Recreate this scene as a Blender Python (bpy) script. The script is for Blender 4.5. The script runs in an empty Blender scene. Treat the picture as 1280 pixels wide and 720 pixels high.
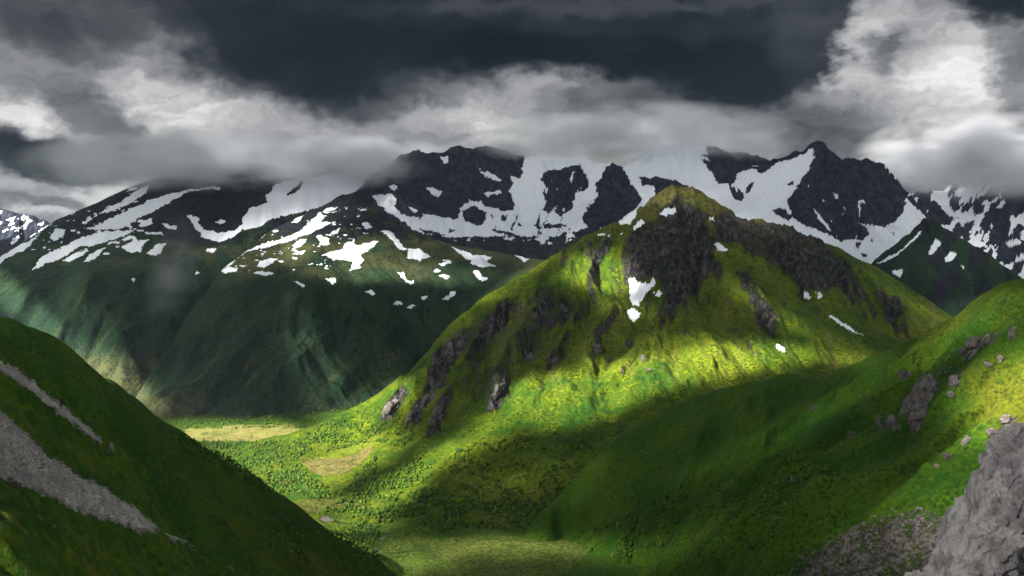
import bpy, bmesh, math, random, time
import numpy as np
from math import radians
T0 = time.time()
random.seed(7)
rng = np.random.default_rng(7)
F = 1108.0          # focal length in pixels of the 1280 px wide photograph
HY = 330.0          # row of the horizon
FLOOR = -700.0      # valley floor, metres below the camera
scene = bpy.context.scene
HAZE = 0.45e-5
COL = scene.collection
f32 = np.float32

# ------------------------------------------------------------------ noise
def _hash(ix, iy, seed):
    h = (ix.astype(np.int64) * 374761393 + iy.astype(np.int64) * 668265263 + seed * 1274126177) & 0xFFFFFFFF
    h = ((h ^ (h >> 13)) * 1274126177) & 0xFFFFFFFF
    h = h ^ (h >> 16)
    return (h & 0xFFFF).astype(f32) / 65535.0

def vnoise(x, y, seed=0):
    ix = np.floor(x); iy = np.floor(y)
    fx = (x - ix).astype(f32); fy = (y - iy).astype(f32)
    u = fx * fx * fx * (fx * (fx * 6 - 15) + 10); v = fy * fy * fy * (fy * (fy * 6 - 15) + 10)
    a = _hash(ix, iy, seed); b = _hash(ix + 1, iy, seed); c = _hash(ix, iy + 1, seed); d = _hash(ix + 1, iy + 1, seed)
    return (a + (b - a) * u + (c - a) * v + (a - b - c + d) * u * v) * 2 - 1

def fbm(x, y, octaves=4, seed=0, gain=0.5, ridge=False):
    s = 0; a = 1.0; t = 0
    for o in range(octaves):
        n = vnoise(x, y, seed + o * 17)
        if ridge: n = 1 - 2 * np.abs(n)
        s = s + a * n; t += a; a *= gain
        x, y = (x * 0.8 - y * 0.6) * 2.03 + 11.3, (x * 0.6 + y * 0.8) * 2.03 - 7.1
    return s / t

def erosion(px, py, dx, dy, seed):
    """gullies that run downhill: cosine waves across the slope, blended over jittered cells"""
    ix = np.floor(px); iy = np.floor(py); fx = (px - ix).astype(f32); fy = (py - iy).astype(f32)
    va = np.zeros_like(fx); gx = np.zeros_like(fx); gy = np.zeros_like(fx); wt = np.full_like(fx, 1e-6)
    for i in (-1, 0, 1):
        for j in (-1, 0, 1):
            hx = _hash(ix + i, iy + j, seed) * 0.8 - 0.4 + 0.5; hy = _hash(ix + i, iy + j, seed + 5) * 0.8 - 0.4 + 0.5
            ax = fx - i - hx; ay = fy - j - hy
            w = np.exp(-(ax * ax + ay * ay) * 3.0)
            m = (ax * dx + ay * dy) * 6.2832
            va += np.cos(m) * w; s = -np.sin(m) * w
            gx += s * dx; gy += s * dy; wt += w
    return va / wt, gx / wt, gy / wt

# ------------------------------------------------------------------ surfaces through traced control lines
def P(px, py, d):
    return ((px - 640.0) / F * d, d, (HY - py) / F * d)

def densify(line, step):
    out = [line[0]]
    for a, b in zip(line[:-1], line[1:]):
        A = np.array(P(*a)); B = np.array(P(*b))
        n = max(1, int(np.linalg.norm(B - A) / step))
        for k in range(1, n + 1):
            t = k / n
            out.append(tuple(np.array(a) * (1 - t) + np.array(b) * t))
    return out

class Surf:
    def __init__(self, lines, crest=None, back=0.9, step=150, c=25, extra=()):
        pts = []
        for l in lines:
            for p in densify(l, step): pts.append(P(*p))
        if crest is not None:
            for p in densify(crest, step * 0.6):
                x, y, z = P(*p); pts.append((x, y, z))
            for p in densify(crest, step * 1.5):
                x, y, z = P(*p)
                for k in (300, 900): pts.append((x * (1 + k / y), y + k, z - back * k))
        pts += list(extra)
        pts = np.array(pts)
        key = np.round(pts[:, :2] / min(8.0, step / 20)).astype(int)
        _, idx = np.unique(key, axis=0, return_index=True)
        pts = pts[np.sort(idx)]
        self.p = pts; self.c = c
        n = len(pts)
        D = np.sqrt(((pts[:, None, :2] - pts[None, :, :2]) ** 2).sum(-1) + c * c)
        A = np.zeros((n + 3, n + 3)); A[:n, :n] = -D; A[:n, :n] += np.eye(n) * 0.01 * step
        Q = np.c_[np.ones(n), pts[:, :2] / 1000]
        A[:n, n:] = Q; A[n:, :n] = Q.T
        self.w = np.linalg.solve(A, np.r_[pts[:, 2], 0, 0, 0])
    def __call__(self, x, y):
        z = (self.w[-3] + self.w[-2] * x / 1000 + self.w[-1] * y / 1000).astype(f32)
        x = x.astype(f32); y = y.astype(f32)
        for (a, b, _), w in zip(self.p, self.w[:-3]):
            z -= f32(w) * np.sqrt((x - f32(a)) ** 2 + (y - f32(b)) ** 2 + f32(self.c ** 2))
        return z

def relief(S, x, y, spec):
    """base surface plus downhill gullies plus rough ground"""
    z = S(x, y)
    e = spec.get('e', 25.0)
    gx = (S(x + e, y) - z) / e; gy = (S(x, y + e) - z) / e
    sl = np.sqrt(gx * gx + gy * gy) + 1e-5
    k = np.clip(sl / 0.35, 0, 1)
    wx = x + 60 * vnoise(x / 400, y / 400, 91); wy = y + 60 * vnoise(x / 400, y / 400, 92)
    dx = -gy / sl * k; dy = gx / sl * k
    h = np.zeros_like(z); hx = np.zeros_like(z); hy = np.zeros_like(z)
    a = spec['amp']; fr = 1.0 / spec['size']; seed = spec.get('seed', 3)
    br = spec.get('branch', 1.1); g = spec.get('gain', 0.48)
    aa = 1.0; ff = 1.0
    for o in range(spec.get('oct', 4)):
        v, ex, ey = erosion(wx * fr * ff, wy * fr * ff, dx - hy * br, dy + hx * br, seed + o * 31)
        h += v * aa; hx += ex * aa * 0.35; hy += ey * aa * 0.35
        aa *= g; ff *= 2.0
    fade = k
    if 'ampmask' in spec: fade = fade * spec['ampmask'](x, y, z)
    z = z + a * h * fade
    z = z + spec.get('rough', 6) * fbm(x / spec.get('rsize', 120), y / spec.get('rsize', 120), 4, seed + 9)
    return z, sl

# ------------------------------------------------------------------ polar grids around the camera
DU = 1.3 / F
U = np.arange(-0.80, 0.80, DU)
horizon_max = np.full(len(U), -9.0)   # running horizon, nearest land first: tells which vertices the eye can reach
LAND = {}

def make_mesh(name, verts, quads, attrs=None, mat=None, smooth=True, col=None, label=None, cat=None, kind=None):
    me = bpy.data.meshes.new(name)
    me.vertices.add(len(verts)); me.vertices.foreach_set('co', np.ascontiguousarray(verts, f32).ravel())
    n = len(quads); k = quads.shape[1]
    me.loops.add(n * k); me.loops.foreach_set('vertex_index', np.ascontiguousarray(quads, np.int32).ravel())
    me.polygons.add(n)
    me.polygons.foreach_set('loop_start', np.arange(0, n * k, k, dtype=np.int32))
    if smooth: me.polygons.foreach_set('use_smooth', np.ones(n, bool))
    me.update(calc_edges=True)
    for an, av in (attrs or {}).items():
        if av.ndim == 1:
            at = me.attributes.new(an, 'FLOAT', 'POINT'); at.data.foreach_set('value', np.ascontiguousarray(av, f32))
        else:
            at = me.attributes.new(an, 'FLOAT_VECTOR', 'POINT'); at.data.foreach_set('vector', np.ascontiguousarray(av, f32).ravel())
    if mat: me.materials.append(mat)
    o = bpy.data.objects.new(name, me); COL.objects.link(o)
    if label: o['label'] = label
    if cat: o['category'] = cat
    if kind: o['kind'] = kind
    return o

def grid_quads(nr, nc):
    i = np.arange(nr - 1)[:, None] * nc + np.arange(nc - 1)[None, :]
    i = i.ravel()
    return np.stack([i, i + 1, i + 1 + nc, i + nc], 1)

def inpoly(px, py, poly):
    r = np.zeros(px.shape, bool); n = len(poly)
    for i in range(n):
        x1, y1 = poly[i]; x2, y2 = poly[(i + 1) % n]
        if y1 == y2: continue
        c = ((y1 > py) != (y2 > py)) & (px < (x2 - x1) * (py - y1) / (y2 - y1) + x1)
        r ^= c
    return r

def stamp(arr, px, py, polys, val, wob=2.2, seed=0, holes=0.0, edge=None):
    """paint ragged patches; px, py are where the surface points lie as seen from the lookout"""
    wx = px + wob * 1.5 * fbm(px / 7, py / 5, 4, 40 + seed, 0.65); wy = py + wob * 1.2 * fbm(px / 7, py / 5, 4, 60 + seed, 0.65)
    for pl in polys:
        xs = [p[0] for p in pl]; ys = [p[1] for p in pl]
        bb = (px > min(xs) - 5) & (px < max(xs) + 5) & (py > min(ys) - 5) & (py < max(ys) + 5)
        if not bb.any(): continue
        ii = np.nonzero(bb)
        ins = inpoly(wx[ii], wy[ii], pl)
        sel = tuple(a[ins] for a in ii)
        arr[sel] = val

def Z(ox, oy, s):
    return lambda *pts: [(ox + a / s, oy + b / s) for a, b in pts]
Z1 = Z(0, 160, 2.909); Z2 = Z(400, 160, 2.909); Z3 = Z(840, 160, 2.909)
Z4 = Z(0, 380, 2.118); Z5 = Z(400, 380, 2.118); Z6 = Z(840, 340, 1.895)
Z7 = Z(700, 220, 3.273); Z8 = Z(1040, 360, 3.6)

def streaks(px, py, ang, seed, across=5.0, along=55.0):
    c, s_ = math.cos(radians(ang)), math.sin(radians(ang))
    a = px * c + py * s_; b = -px * s_ + py * c
    b = b + 4 * fbm(a / 40, b / 18, 2, seed + 3)
    return fbm(a / along, b / across, 4, seed, 0.6)
def land(name, S, spec, u0, u1, d0, d1, mat, paint, label, cat='hill', rowf=1.0, floor_cut=True, clip=None):
    global horizon_max
    t = time.time()
    ci = np.nonzero((U >= u0) & (U <= u1))[0]; u = U[ci]
    ratio = 1 + 0.0016 * rowf
    nr = int(math.log(d1 / d0) / math.log(ratio)) + 1
    y = (d0 * ratio ** np.arange(nr))[:, None].repeat(len(u), 1).astype(f32)
    x = (u[None, :] * y).astype(f32)
    z, sl = relief(S, x, y, spec)
    if 'ribs' in spec:
        px = 640 + F * x / y; py = HY - F * z / y
        wx = px + 7 * fbm(px / 30, py / 30, 3, 301); wy = py + 7 * fbm(px / 30, py / 30, 3, 302)
        add = np.zeros_like(z)
        for line, amp, wid in spec['ribs']:
            amp = amp * spec.get('ribk', 1.0)
            best = np.full(z.shape, 9.0, f32); tt = np.zeros_like(z); n = len(line) - 1
            for q in range(n):
                (x1, y1), (x2, y2) = line[q], line[q + 1]
                vx, vy = x2 - x1, y2 - y1; L2 = vx * vx + vy * vy
                t_ = np.clip(((wx - x1) * vx + (wy - y1) * vy) / L2, 0, 1)
                ex = wx - x1 - t_ * vx; ey = wy - y1 - t_ * vy
                side = np.where(ex * -vy + ey * vx > 0, 1.7, 0.8)       # broad sunny side, abrupt far side
                dd = np.sqrt(ex * ex + ey * ey) / (wid * side)
                m_ = dd < best; best = np.where(m_, dd, best); tt = np.where(m_, (q + t_) / n, tt)
            prof = np.clip(1 - best, 0, 1); prof = prof ** 1.3
            add = np.maximum(add, amp * prof * np.clip(np.minimum(tt * 5 + 0.3, (1 - tt) * 3), 0, 1))
        z = z + add
    if floor_cut: z = np.maximum(z, FLOOR - 25)
    px = 640 + F * x / y; py = HY - F * z / y
    dz = np.gradient(z, axis=0) / np.gradient(y, axis=0); du = np.gradient(z, axis=1) / np.maximum(np.gradient(x, axis=1), 1e-3)
    steep = np.sqrt(dz * dz + du * du)
    # visibility
    el = z / y
    run = np.maximum.accumulate(np.vstack([horizon_max[ci][None, :], el[:-1]]), axis=0)
    vis = el >= run - 1e-5
    horizon_max[ci] = np.maximum(horizon_max[ci], np.where(z > FLOOR + 22, el, -9).max(0))
    A = {k: np.zeros_like(z) for k in ('snow', 'rock', 'scree', 'dry')}
    paint(A, px, py, x, y, z, steep)
    for _ in range(spec.get('soften', 0)):
        for ax in (0, 1):
            b = np.pad(A['rock'], [(2, 2) if ax == 0 else (0, 0), (2, 2) if ax == 1 else (0, 0)], mode='edge')
            sl5 = [np.take(b, np.arange(q, q + A['rock'].shape[ax]), axis=ax) for q in range(5)]
            A['rock'] = sum(sl5) / 5.0
    for _ in range(2):
        for ax in (0, 1):
            b = np.pad(A['dry'], [(1, 1) if ax == 0 else (0, 0), (1, 1) if ax == 1 else (0, 0)], mode='edge')
            A['dry'] = sum(np.take(b, np.arange(q, q + A['dry'].shape[ax]), axis=ax) for q in range(3)) / 3.0
    if A['scree'].any():
        for _ in range(3):
            for ax in (0, 1):
                b = np.pad(A['scree'], [(2, 2) if ax == 0 else (0, 0), (2, 2) if ax == 1 else (0, 0)], mode='edge')
                A['scree'] = sum(np.take(b, np.arange(q, q + A['scree'].shape[ax]), axis=ax) for q in range(5)) / 5.0
    if spec.get('crag', 0):
        c = spec['crag']; cs = spec.get('csize', 40)
        k1 = fbm(x / cs, y / (cs * 4.5), 5, 201, 0.55, ridge=True); k2 = fbm(x / (cs * .35), y / (cs * .7), 3, 233, 0.55)
        z = z + (c * (k1 - 0.1) + 0.3 * c * k2) * np.clip(A['rock'] * 1.3, 0, 1) * (1 - A['snow'] * 0.8)
    verts = np.stack([x, y, z], -1).reshape(-1, 3)
    o = make_mesh(name, verts, grid_quads(nr, len(u)), {k: v.ravel() for k, v in A.items()}, mat, label=label, cat=cat, kind='structure')
    LAND[name + label] = dict(x=x, y=y, z=z, px=px, py=py, vis=vis, A=A, steep=steep)
    print('%-18s %7d verts %5.1fs' % (name, len(verts), time.time() - t), flush=True)
    return o

# ------------------------------------------------------------------ material helpers
def new_mat(name):
    m = bpy.data.materials.new(name); m.use_nodes = True
    nt = m.node_tree; nt.nodes.clear()
    return m, nt
class N:
    def __init__(s, nt): s.nt = nt
    def n(s, t, **k):
        nd = s.nt.nodes.new(t)
        for a, b in k.items():
            setattr(nd, a, b)
        return nd
    def link(s, a, b): s.nt.links.new(a, b)
    def setin(s, sock, v):
        if isinstance(v, bpy.types.NodeSocket): s.link(v, sock)
        else: sock.default_value = v
    def math(s, op, a, b=None, c=None, clamp=False):
        nd = s.n('ShaderNodeMath', operation=op); nd.use_clamp = clamp
        s.setin(nd.inputs[0], a)
        if b is not None: s.setin(nd.inputs[1], b)
        if c is not None: s.setin(nd.inputs[2], c)
        return nd.outputs[0]
    def vmath(s, op, a, b=None, sc=None):
        nd = s.n('ShaderNodeVectorMath', operation=op); s.setin(nd.inputs[0], a)
        if b is not None: s.setin(nd.inputs[1], b)
        if sc is not None: s.setin(nd.inputs['Scale'], sc)
        return nd.outputs['Value'] if op in ('DOT_PRODUCT', 'LENGTH', 'DISTANCE') else nd.outputs[0]
    def mix(s, f, a, b, blend='MIX'):
        nd = s.n('ShaderNodeMix', data_type='RGBA', blend_type=blend)
        s.setin(nd.inputs[0], f); s.setin(nd.inputs[6], a); s.setin(nd.inputs[7], b)
        return nd.outputs[2]
    def fmix(s, f, a, b):
        nd = s.n('ShaderNodeMix', data_type='FLOAT')
        s.setin(nd.inputs[0], f); s.setin(nd.inputs[2], a); s.setin(nd.inputs[3], b)
        return nd.outputs[0]
    def noise(s, vec, scale, detail=4, rough=0.5, dist=0.0, out=0):
        nd = s.n('ShaderNodeTexNoise'); s.link(vec, nd.inputs['Vector'])
        nd.inputs['Scale'].default_value = scale; nd.inputs['Detail'].default_value = detail
        nd.inputs['Roughness'].default_value = rough; nd.inputs['Distortion'].default_value = dist
        return nd.outputs[out]
    def voro(s, vec, scale, feature='F1', out=0, rnd=1.0):
        nd = s.n('ShaderNodeTexVoronoi', feature=feature); s.link(vec, nd.inputs['Vector'])
        nd.inputs['Scale'].default_value = scale; nd.inputs['Randomness'].default_value = rnd
        return nd.outputs[out]
    def mapr(s, v, a, b, c=0.0, d=1.0, smooth=True):
        nd = s.n('ShaderNodeMapRange'); nd.interpolation_type = 'SMOOTHSTEP' if smooth else 'LINEAR'
        s.setin(nd.inputs[0], v)
        for i, q in zip((1, 2, 3, 4), (a, b, c, d)): s.setin(nd.inputs[i], q)
        return nd.outputs[0]
    def ramp(s, v, stops):
        nd = s.n('ShaderNodeValToRGB'); s.setin(nd.inputs[0], v)
        cr = nd.color_ramp
        while len(cr.elements) < len(stops): cr.elements.new(0.5)
        for e, (p, c) in zip(cr.elements, stops): e.position = p; e.color = (*c, 1)
        return nd.outputs[0]
    def scale(s, vec, v3):
        return s.vmath('MULTIPLY', vec, v3)

def c4(r, g, b): return (r, g, b, 1)

def land_material(name, grass_a, grass_b, dry_or_sunlit_c, rock_a, rock_b, scree_c, near=1.0, bump=1.0, shrub=1.0, rocklines=True, snow_c=(0.88, 0.91, 0.95)):
    m, nt = new_mat(name); g = N(nt)
    pos = g.n('ShaderNodeNewGeometry').outputs['Position']
    at = lambda a: g.n('ShaderNodeAttribute', attribute_name=a).outputs['Fac']
    snow, rock, scree, dry = at('snow'), at('rock'), at('scree'), at('dry')
    s = 1.0 / near
    n_big = g.noise(pos, 0.0035 * s, 5, 0.55)
    n_mid = g.noise(pos, 0.02 * s, 6, 0.6)
    n_fine = g.noise(pos, 0.12 * s, 5, 0.65)
    bush = g.voro(pos, 0.085 * s)
    # grass
    gm = g.math('ADD', g.math('MULTIPLY', n_big, 0.45), g.math('MULTIPLY', n_mid, 0.55))
    gr = g.mix(g.mapr(gm, 0.36, 0.64), c4(*grass_a), c4(*grass_b))
    gr = g.mix(g.mapr(g.math('ADD', g.math('MULTIPLY', n_big, 0.5), g.math('MULTIPLY', n_fine, 0.5)), 0.50, 0.68, 0, 0.45), gr, c4(*dry_or_sunlit_c))
    gr = g.mix(g.mapr(g.math('ADD', dry, g.math('MULTIPLY', g.math('SUBTRACT', n_fine, 0.5), 0.9)), 0.15, 0.85), gr, c4(*dry_or_sunlit_c))
    heath = g.mapr(g.noise(pos, 0.009 * s, 7, 0.68, 1.2), 0.52, 0.62, 0, 0.5)
    gr = g.mix(heath, gr, c4(grass_b[0] * 0.34, grass_b[1] * 0.42, grass_b[2] * 0.9))
    # heath and willow scrub: darker clumps
    clump = g.math('MULTIPLY', g.mapr(bush, 0.25, 0.7, 1.0, 0.0), g.mapr(n_mid, 0.44, 0.60))
    gr = g.mix(g.math('MULTIPLY', clump, 0.8 * shrub), gr, c4(grass_a[0] * 0.45, grass_a[1] * 0.50, grass_a[2] * 0.55))
    n_tuft = g.noise(pos, 0.55 * s, 4, 0.7)
    tuft = g.math('MULTIPLY', g.mapr(n_fine, 0.3, 0.7, 0.70, 1.28), g.mapr(n_tuft, 0.3, 0.7, 0.68, 1.32))
    gr = g.mix(1.0, gr, tuft, 'MULTIPLY')
    # rock: fractured, streaked downward
    st = g.scale(pos, (0.05 * s, 0.05 * s, 0.012 * s))
    n_str = g.noise(st, 1.0, 6, 0.65, 0.6)
    n_crk = g.voro(g.scale(pos, (0.06 * s, 0.06 * s, 0.025 * s)), 1.0, 'DISTANCE_TO_EDGE')
    rk = g.mix(g.mapr(n_str, 0.42, 0.62), c4(*rock_a), c4(*rock_b))
    rk = g.mix(g.mapr(n_fine, 0.35, 0.65, 0.0, 0.5), rk, c4(*[v * 0.6 for v in rock_a]))
    # scree
    peb = g.voro(pos, 0.5 * s)
    sc = g.mix(g.mapr(peb, 0.1, 0.8), c4(*[v * 1.15 for v in scree_c]), c4(*[v * 0.6 for v in scree_c]))
    sc = g.mix(g.mapr(n_mid, 0.45, 0.7, 0, 0.35), sc, c4(*dry_or_sunlit_c))
    sc = g.mix(g.mapr(g.noise(pos, 0.045 * s, 6, 0.7, 0.8), 0.48, 0.66, 0, 0.6), sc, c4(*[v * 0.35 for v in scree_c]))
    sc = g.mix(1.0, sc, g.mapr(g.noise(pos, 1.6 * s, 3, 0.7), 0.3, 0.7, 0.6, 1.25), 'MULTIPLY')
    # masks get ragged edges
    def soft(a, amt, lo=0.42, hi=0.58):
        return g.mapr(g.math('ADD', a, g.math('MULTIPLY', g.math('SUBTRACT', g.math('ADD', g.math('MULTIPLY', n_mid, 0.5), g.math('MULTIPLY', n_fine, 0.5)), 0.5), amt)), lo, hi)
    rockm = soft(g.math('ADD', rock, g.math('MULTIPLY', g.math('SUBTRACT', n_str, 0.5), 1.1)), 1.8, 0.36, 0.60); screem = soft(scree, 2.0, 0.30, 0.60); snowm = soft(snow, 1.1, 0.44, 0.56)
    col = g.mix(rockm, gr, rk); col = g.mix(screem, col, sc)
    sn = g.mix(g.mapr(n_fine, 0.35, 0.7), c4(*snow_c), c4(snow_c[0] * 0.88, snow_c[1] * 0.90, snow_c[2] * 0.93))
    col = g.mix(snowm, col, sn)
    # relief below the mesh resolution
    hg = g.math('ADD', g.math('MULTIPLY', g.math('MULTIPLY', bush, -1.0), 3.2 * near * shrub), g.math('ADD', g.math('MULTIPLY', n_fine, 3.0 * near), g.math('MULTIPLY', n_tuft, 1.3 * near)))
    hg = g.math('ADD', hg, g.math('MULTIPLY', n_mid, 16.0 * near))
    hr = g.math('ADD', g.math('MULTIPLY', n_str, 26.0 * near), g.math('MULTIPLY', g.mapr(n_crk, 0.0, 0.12, smooth=False), 3.0 * near))
    hs = g.math('MULTIPLY', peb, -1.0 * near)
    hh = g.fmix(rockm, hg, hr); hh = g.fmix(screem, hh, hs)
    hh = g.fmix(snowm, hh, g.math('MULTIPLY', n_fine, 1.2 * near))
    bp = g.n('ShaderNodeBump'); bp.inputs['Strength'].default_value = 0.85 * bump; bp.inputs['Distance'].default_value = 1.0
    g.link(hh, bp.inputs['Height'])
    b = g.n('ShaderNodeBsdfPrincipled')
    g.link(col, b.inputs['Base Color']); g.link(bp.outputs[0], b.inputs['Normal'])
    g.link(g.fmix(snowm, 0.95, 0.6), b.inputs['Roughness']); b.inputs['Specular IOR Level'].default_value = 0.15
    out = g.n('ShaderNodeOutputMaterial'); g.link(b.outputs[0], out.inputs['Surface'])
    m.displacement_method = 'BUMP'
    return m

G_DARK = (0.030, 0.075, 0.018); G_MID = (0.065, 0.125, 0.018)
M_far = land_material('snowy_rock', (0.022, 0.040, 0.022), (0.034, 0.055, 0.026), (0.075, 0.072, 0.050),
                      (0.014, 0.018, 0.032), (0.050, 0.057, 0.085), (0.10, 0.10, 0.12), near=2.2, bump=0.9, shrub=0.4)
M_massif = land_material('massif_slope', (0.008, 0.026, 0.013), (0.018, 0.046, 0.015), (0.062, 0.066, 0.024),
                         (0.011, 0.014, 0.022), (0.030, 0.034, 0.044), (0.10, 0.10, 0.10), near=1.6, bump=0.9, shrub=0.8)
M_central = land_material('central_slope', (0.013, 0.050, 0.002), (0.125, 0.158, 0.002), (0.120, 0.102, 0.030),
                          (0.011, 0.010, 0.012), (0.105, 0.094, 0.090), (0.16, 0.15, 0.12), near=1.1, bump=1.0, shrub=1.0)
M_near = land_material('near_slope', (0.013, 0.054, 0.002), (0.048, 0.100, 0.002), (0.085, 0.094, 0.005),
                       (0.050, 0.046, 0.044), (0.22, 0.20, 0.19), (0.50, 0.455, 0.42), near=0.5, bump=1.0, shrub=1.0)
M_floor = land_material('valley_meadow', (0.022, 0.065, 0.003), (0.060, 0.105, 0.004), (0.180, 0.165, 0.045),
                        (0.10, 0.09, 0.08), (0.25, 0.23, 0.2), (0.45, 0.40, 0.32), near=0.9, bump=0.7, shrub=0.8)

M_ledge = land_material('rocky_ledge', (0.03, 0.06, 0.012), (0.06, 0.09, 0.015), (0.10, 0.10, 0.03), (0.05, 0.047, 0.045), (0.12, 0.11, 0.105), (0.2, 0.19, 0.18), near=0.03, bump=1.0)
# ------------------------------------------------------------------ nearest first: the two valley sides
def rock_from_steep(A, steep, lo, hi, amt=1.0):
    A['rock'][:] = np.maximum(A['rock'], amt * np.clip((steep - lo) / (hi - lo), 0, 1))


def near_crest(crest, x, y, reach, lo):
    px = 640 + F * x / y
    cs = sorted(crest); yc = np.interp(px, [c[0] for c in cs], [c[2] for c in cs])
    return lo + (1 - lo) * np.clip((yc - y) / reach, 0, 1)
# rocky ground below the lookout, carrying the near crag
S_ledge = Surf([[(1120, 900, 28), (1180, 860, 30), (1228, 760, 32), (1258, 700, 34), (1300, 655, 36), (1400, 610, 38), (1560, 600, 42)], [(1040, 1000, 22), (1150, 900, 23), (1300, 800, 25), (1560, 700, 28)],
                [(640, 1300, 6), (1000, 1200, 6), (1500, 1100, 6)], [(300, 1500, 6), (0, 1600, 6)], [(900, 1400, 14), (700, 1600, 20), (300, 1700, 20)]],
               None, step=4, c=0.6, extra=[(P(a, b, d)) for a, b, d in [(1100, 900, 34), (1180, 860, 36), (1260, 800, 39), (1400, 760, 44), (1560, 700, 48), (900, 1600, 40), (1200, 1200, 50), (1500, 1100, 60), (0, 1800, 40), (500, 1900, 50)]])
def paint_ledge(A, px, py, x, y, z, steep):
    A['rock'][:] = np.where(fbm(x / 2, y / 2, 3, 77) > -0.15, 1.0, 0.2)
land('rock_ledge', S_ledge, dict(amp=0.25, size=5, rough=0.5, rsize=3, seed=7, e=0.5), -0.80, 0.80, 9.0, 60, M_ledge, paint_ledge, 'dark rocky ledge under the grey boulders', 'ground', rowf=4, floor_cut=False)
# left hill
left_crest = [(-260, 250, 330), (-150, 300, 450), (-60, 358, 580), (0, 395, 700), (50, 424, 840), (100, 454, 1000), (150, 490, 1170),
              (200, 530, 1350), (250, 566, 1530), (300, 600, 1700), (350, 634, 1860), (400, 662, 2000), (440, 680, 2080), (478, 694, 2130)]
S_left = Surf([[(-160, 520, 300), (0, 520, 420)], [(-200, 640, 220), (0, 640, 290), (100, 560, 620)], [(-150, 730, 190), (0, 722, 230), (100, 722, 340), (200, 722, 520), (300, 722, 850), (380, 735, 1050), (440, 745, 1450), (478, 722, 1900)],
               [(100, 650, 430), (200, 660, 700), (300, 690, 1050)], [(200, 600, 960), (300, 650, 1300), (400, 700, 1500)],
               [(0, 960, 200), (200, 960, 350), (400, 960, 800), (500, 900, 1500), (560, 760, 1800)]],
              left_crest, back=0.8, step=120, c=15)
def paint_left(A, px, py, x, y, z, steep):
    scree = [Z4((-60, 230), (0, 290), (60, 340), (130, 410), (200, 455), (270, 485), (330, 525), (380, 565), (415, 595), (400, 600), (340, 585), (270, 562), (200, 540), (150, 515), (90, 490), (40, 470), (0, 460), (-80, 420)),
             Z4((-20, 135), (0, 150), (60, 190), (110, 228), (150, 260), (200, 302), (250, 340), (300, 372), (320, 390), (300, 388), (240, 350), (190, 312), (140, 278), (90, 240), (50, 205), (-20, 158))]
    stamp(A['scree'], px, py, scree, 1.0, wob=5, seed=1)
    thin = [Z4((415, 595), (480, 622), (540, 655), (600, 685), (660, 712), (650, 718), (590, 694), (520, 662), (460, 630), (400, 602))]
    stamp(A['scree'], px, py, thin, 0.55, wob=3, seed=2)
    n = fbm(x / 60, y / 60, 4, 5)
    st = streaks(px, py, 38, 401, 6.0, 70.0)
    A['dry'][:] = np.clip(st * 1.6, 0, 0.75) * np.clip((py - (395 + 0.62 * px)) / 120, 0.15, 1) + np.clip((py - 640) / 60, 0, 1) * np.clip(0.25 + n, 0, 0.4)
land('hill', S_left, dict(amp=12, size=130, branch=0.8, rough=2.5, rsize=40, seed=11, e=12, oct=5, ampmask=lambda x, y, z: near_crest(left_crest, x, y, 300, 0.05), ribs=[
    ([(20, 440), (110, 500), (200, 565), (300, 632)], 5, 12), ([(0, 470), (100, 540), (210, 610), (330, 680)], 6, 14), ([(60, 600), (180, 660), (290, 712)], 5, 16), ([(0, 640), (90, 690), (160, 730)], 4, 18), ([(150, 545), (260, 620), (360, 680)], 5, 10)]), -0.80, -0.08, 170, 2350, M_near, paint_left,
     'steep dark green hillside with two pale scree runs, left side of the valley', 'hill', rowf=1.15)

# right hill
right_crest = [(1560, 270, 1150), (1440, 322, 1230), (1360, 348, 1290), (1320, 357, 1320), (1280, 362, 1350), (1240, 366, 1400), (1215, 378, 1470), (1190, 400, 1560), (1150, 428, 1700), (1110, 453, 1880),
               (1050, 459, 2030), (980, 470, 2130), (900, 488, 2210), (840, 510, 2260), (780, 545, 2290), (730, 590, 2290), (690, 640, 2260), (670, 668, 2240)]
S_right = Surf([[(1190, 440, 1420), (1100, 500, 1500), (1000, 540, 1750), (880, 605, 1880), (805, 640, 2080)], [(700, 672, 2250), (745, 690, 2140), (800, 704, 2040), (850, 722, 1960)],
                [(1000, 500, 2060), (900, 540, 2080), (830, 585, 2110)],
                [(1280, 430, 1120), (1180, 500, 1230), (1080, 560, 1280), (960, 612, 1400), (880, 660, 1640)],
                [(1100, 590, 1130), (980, 660, 1150), (910, 705, 1300)],
                [(1290, 490, 1000), (1190, 570, 990), (1120, 630, 960), (1040, 690, 950), (960, 740, 960)],
                [(1290, 600, 800), (1200, 660, 780), (1120, 730, 760)], [(1300, 740, 560), (1150, 900, 500), (1560, 560, 600)],
                [(1000, 820, 760), (880, 840, 1000), (800, 860, 1300), (700, 900, 1500)]],
               right_crest, back=0.55, step=130, c=15)
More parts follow.
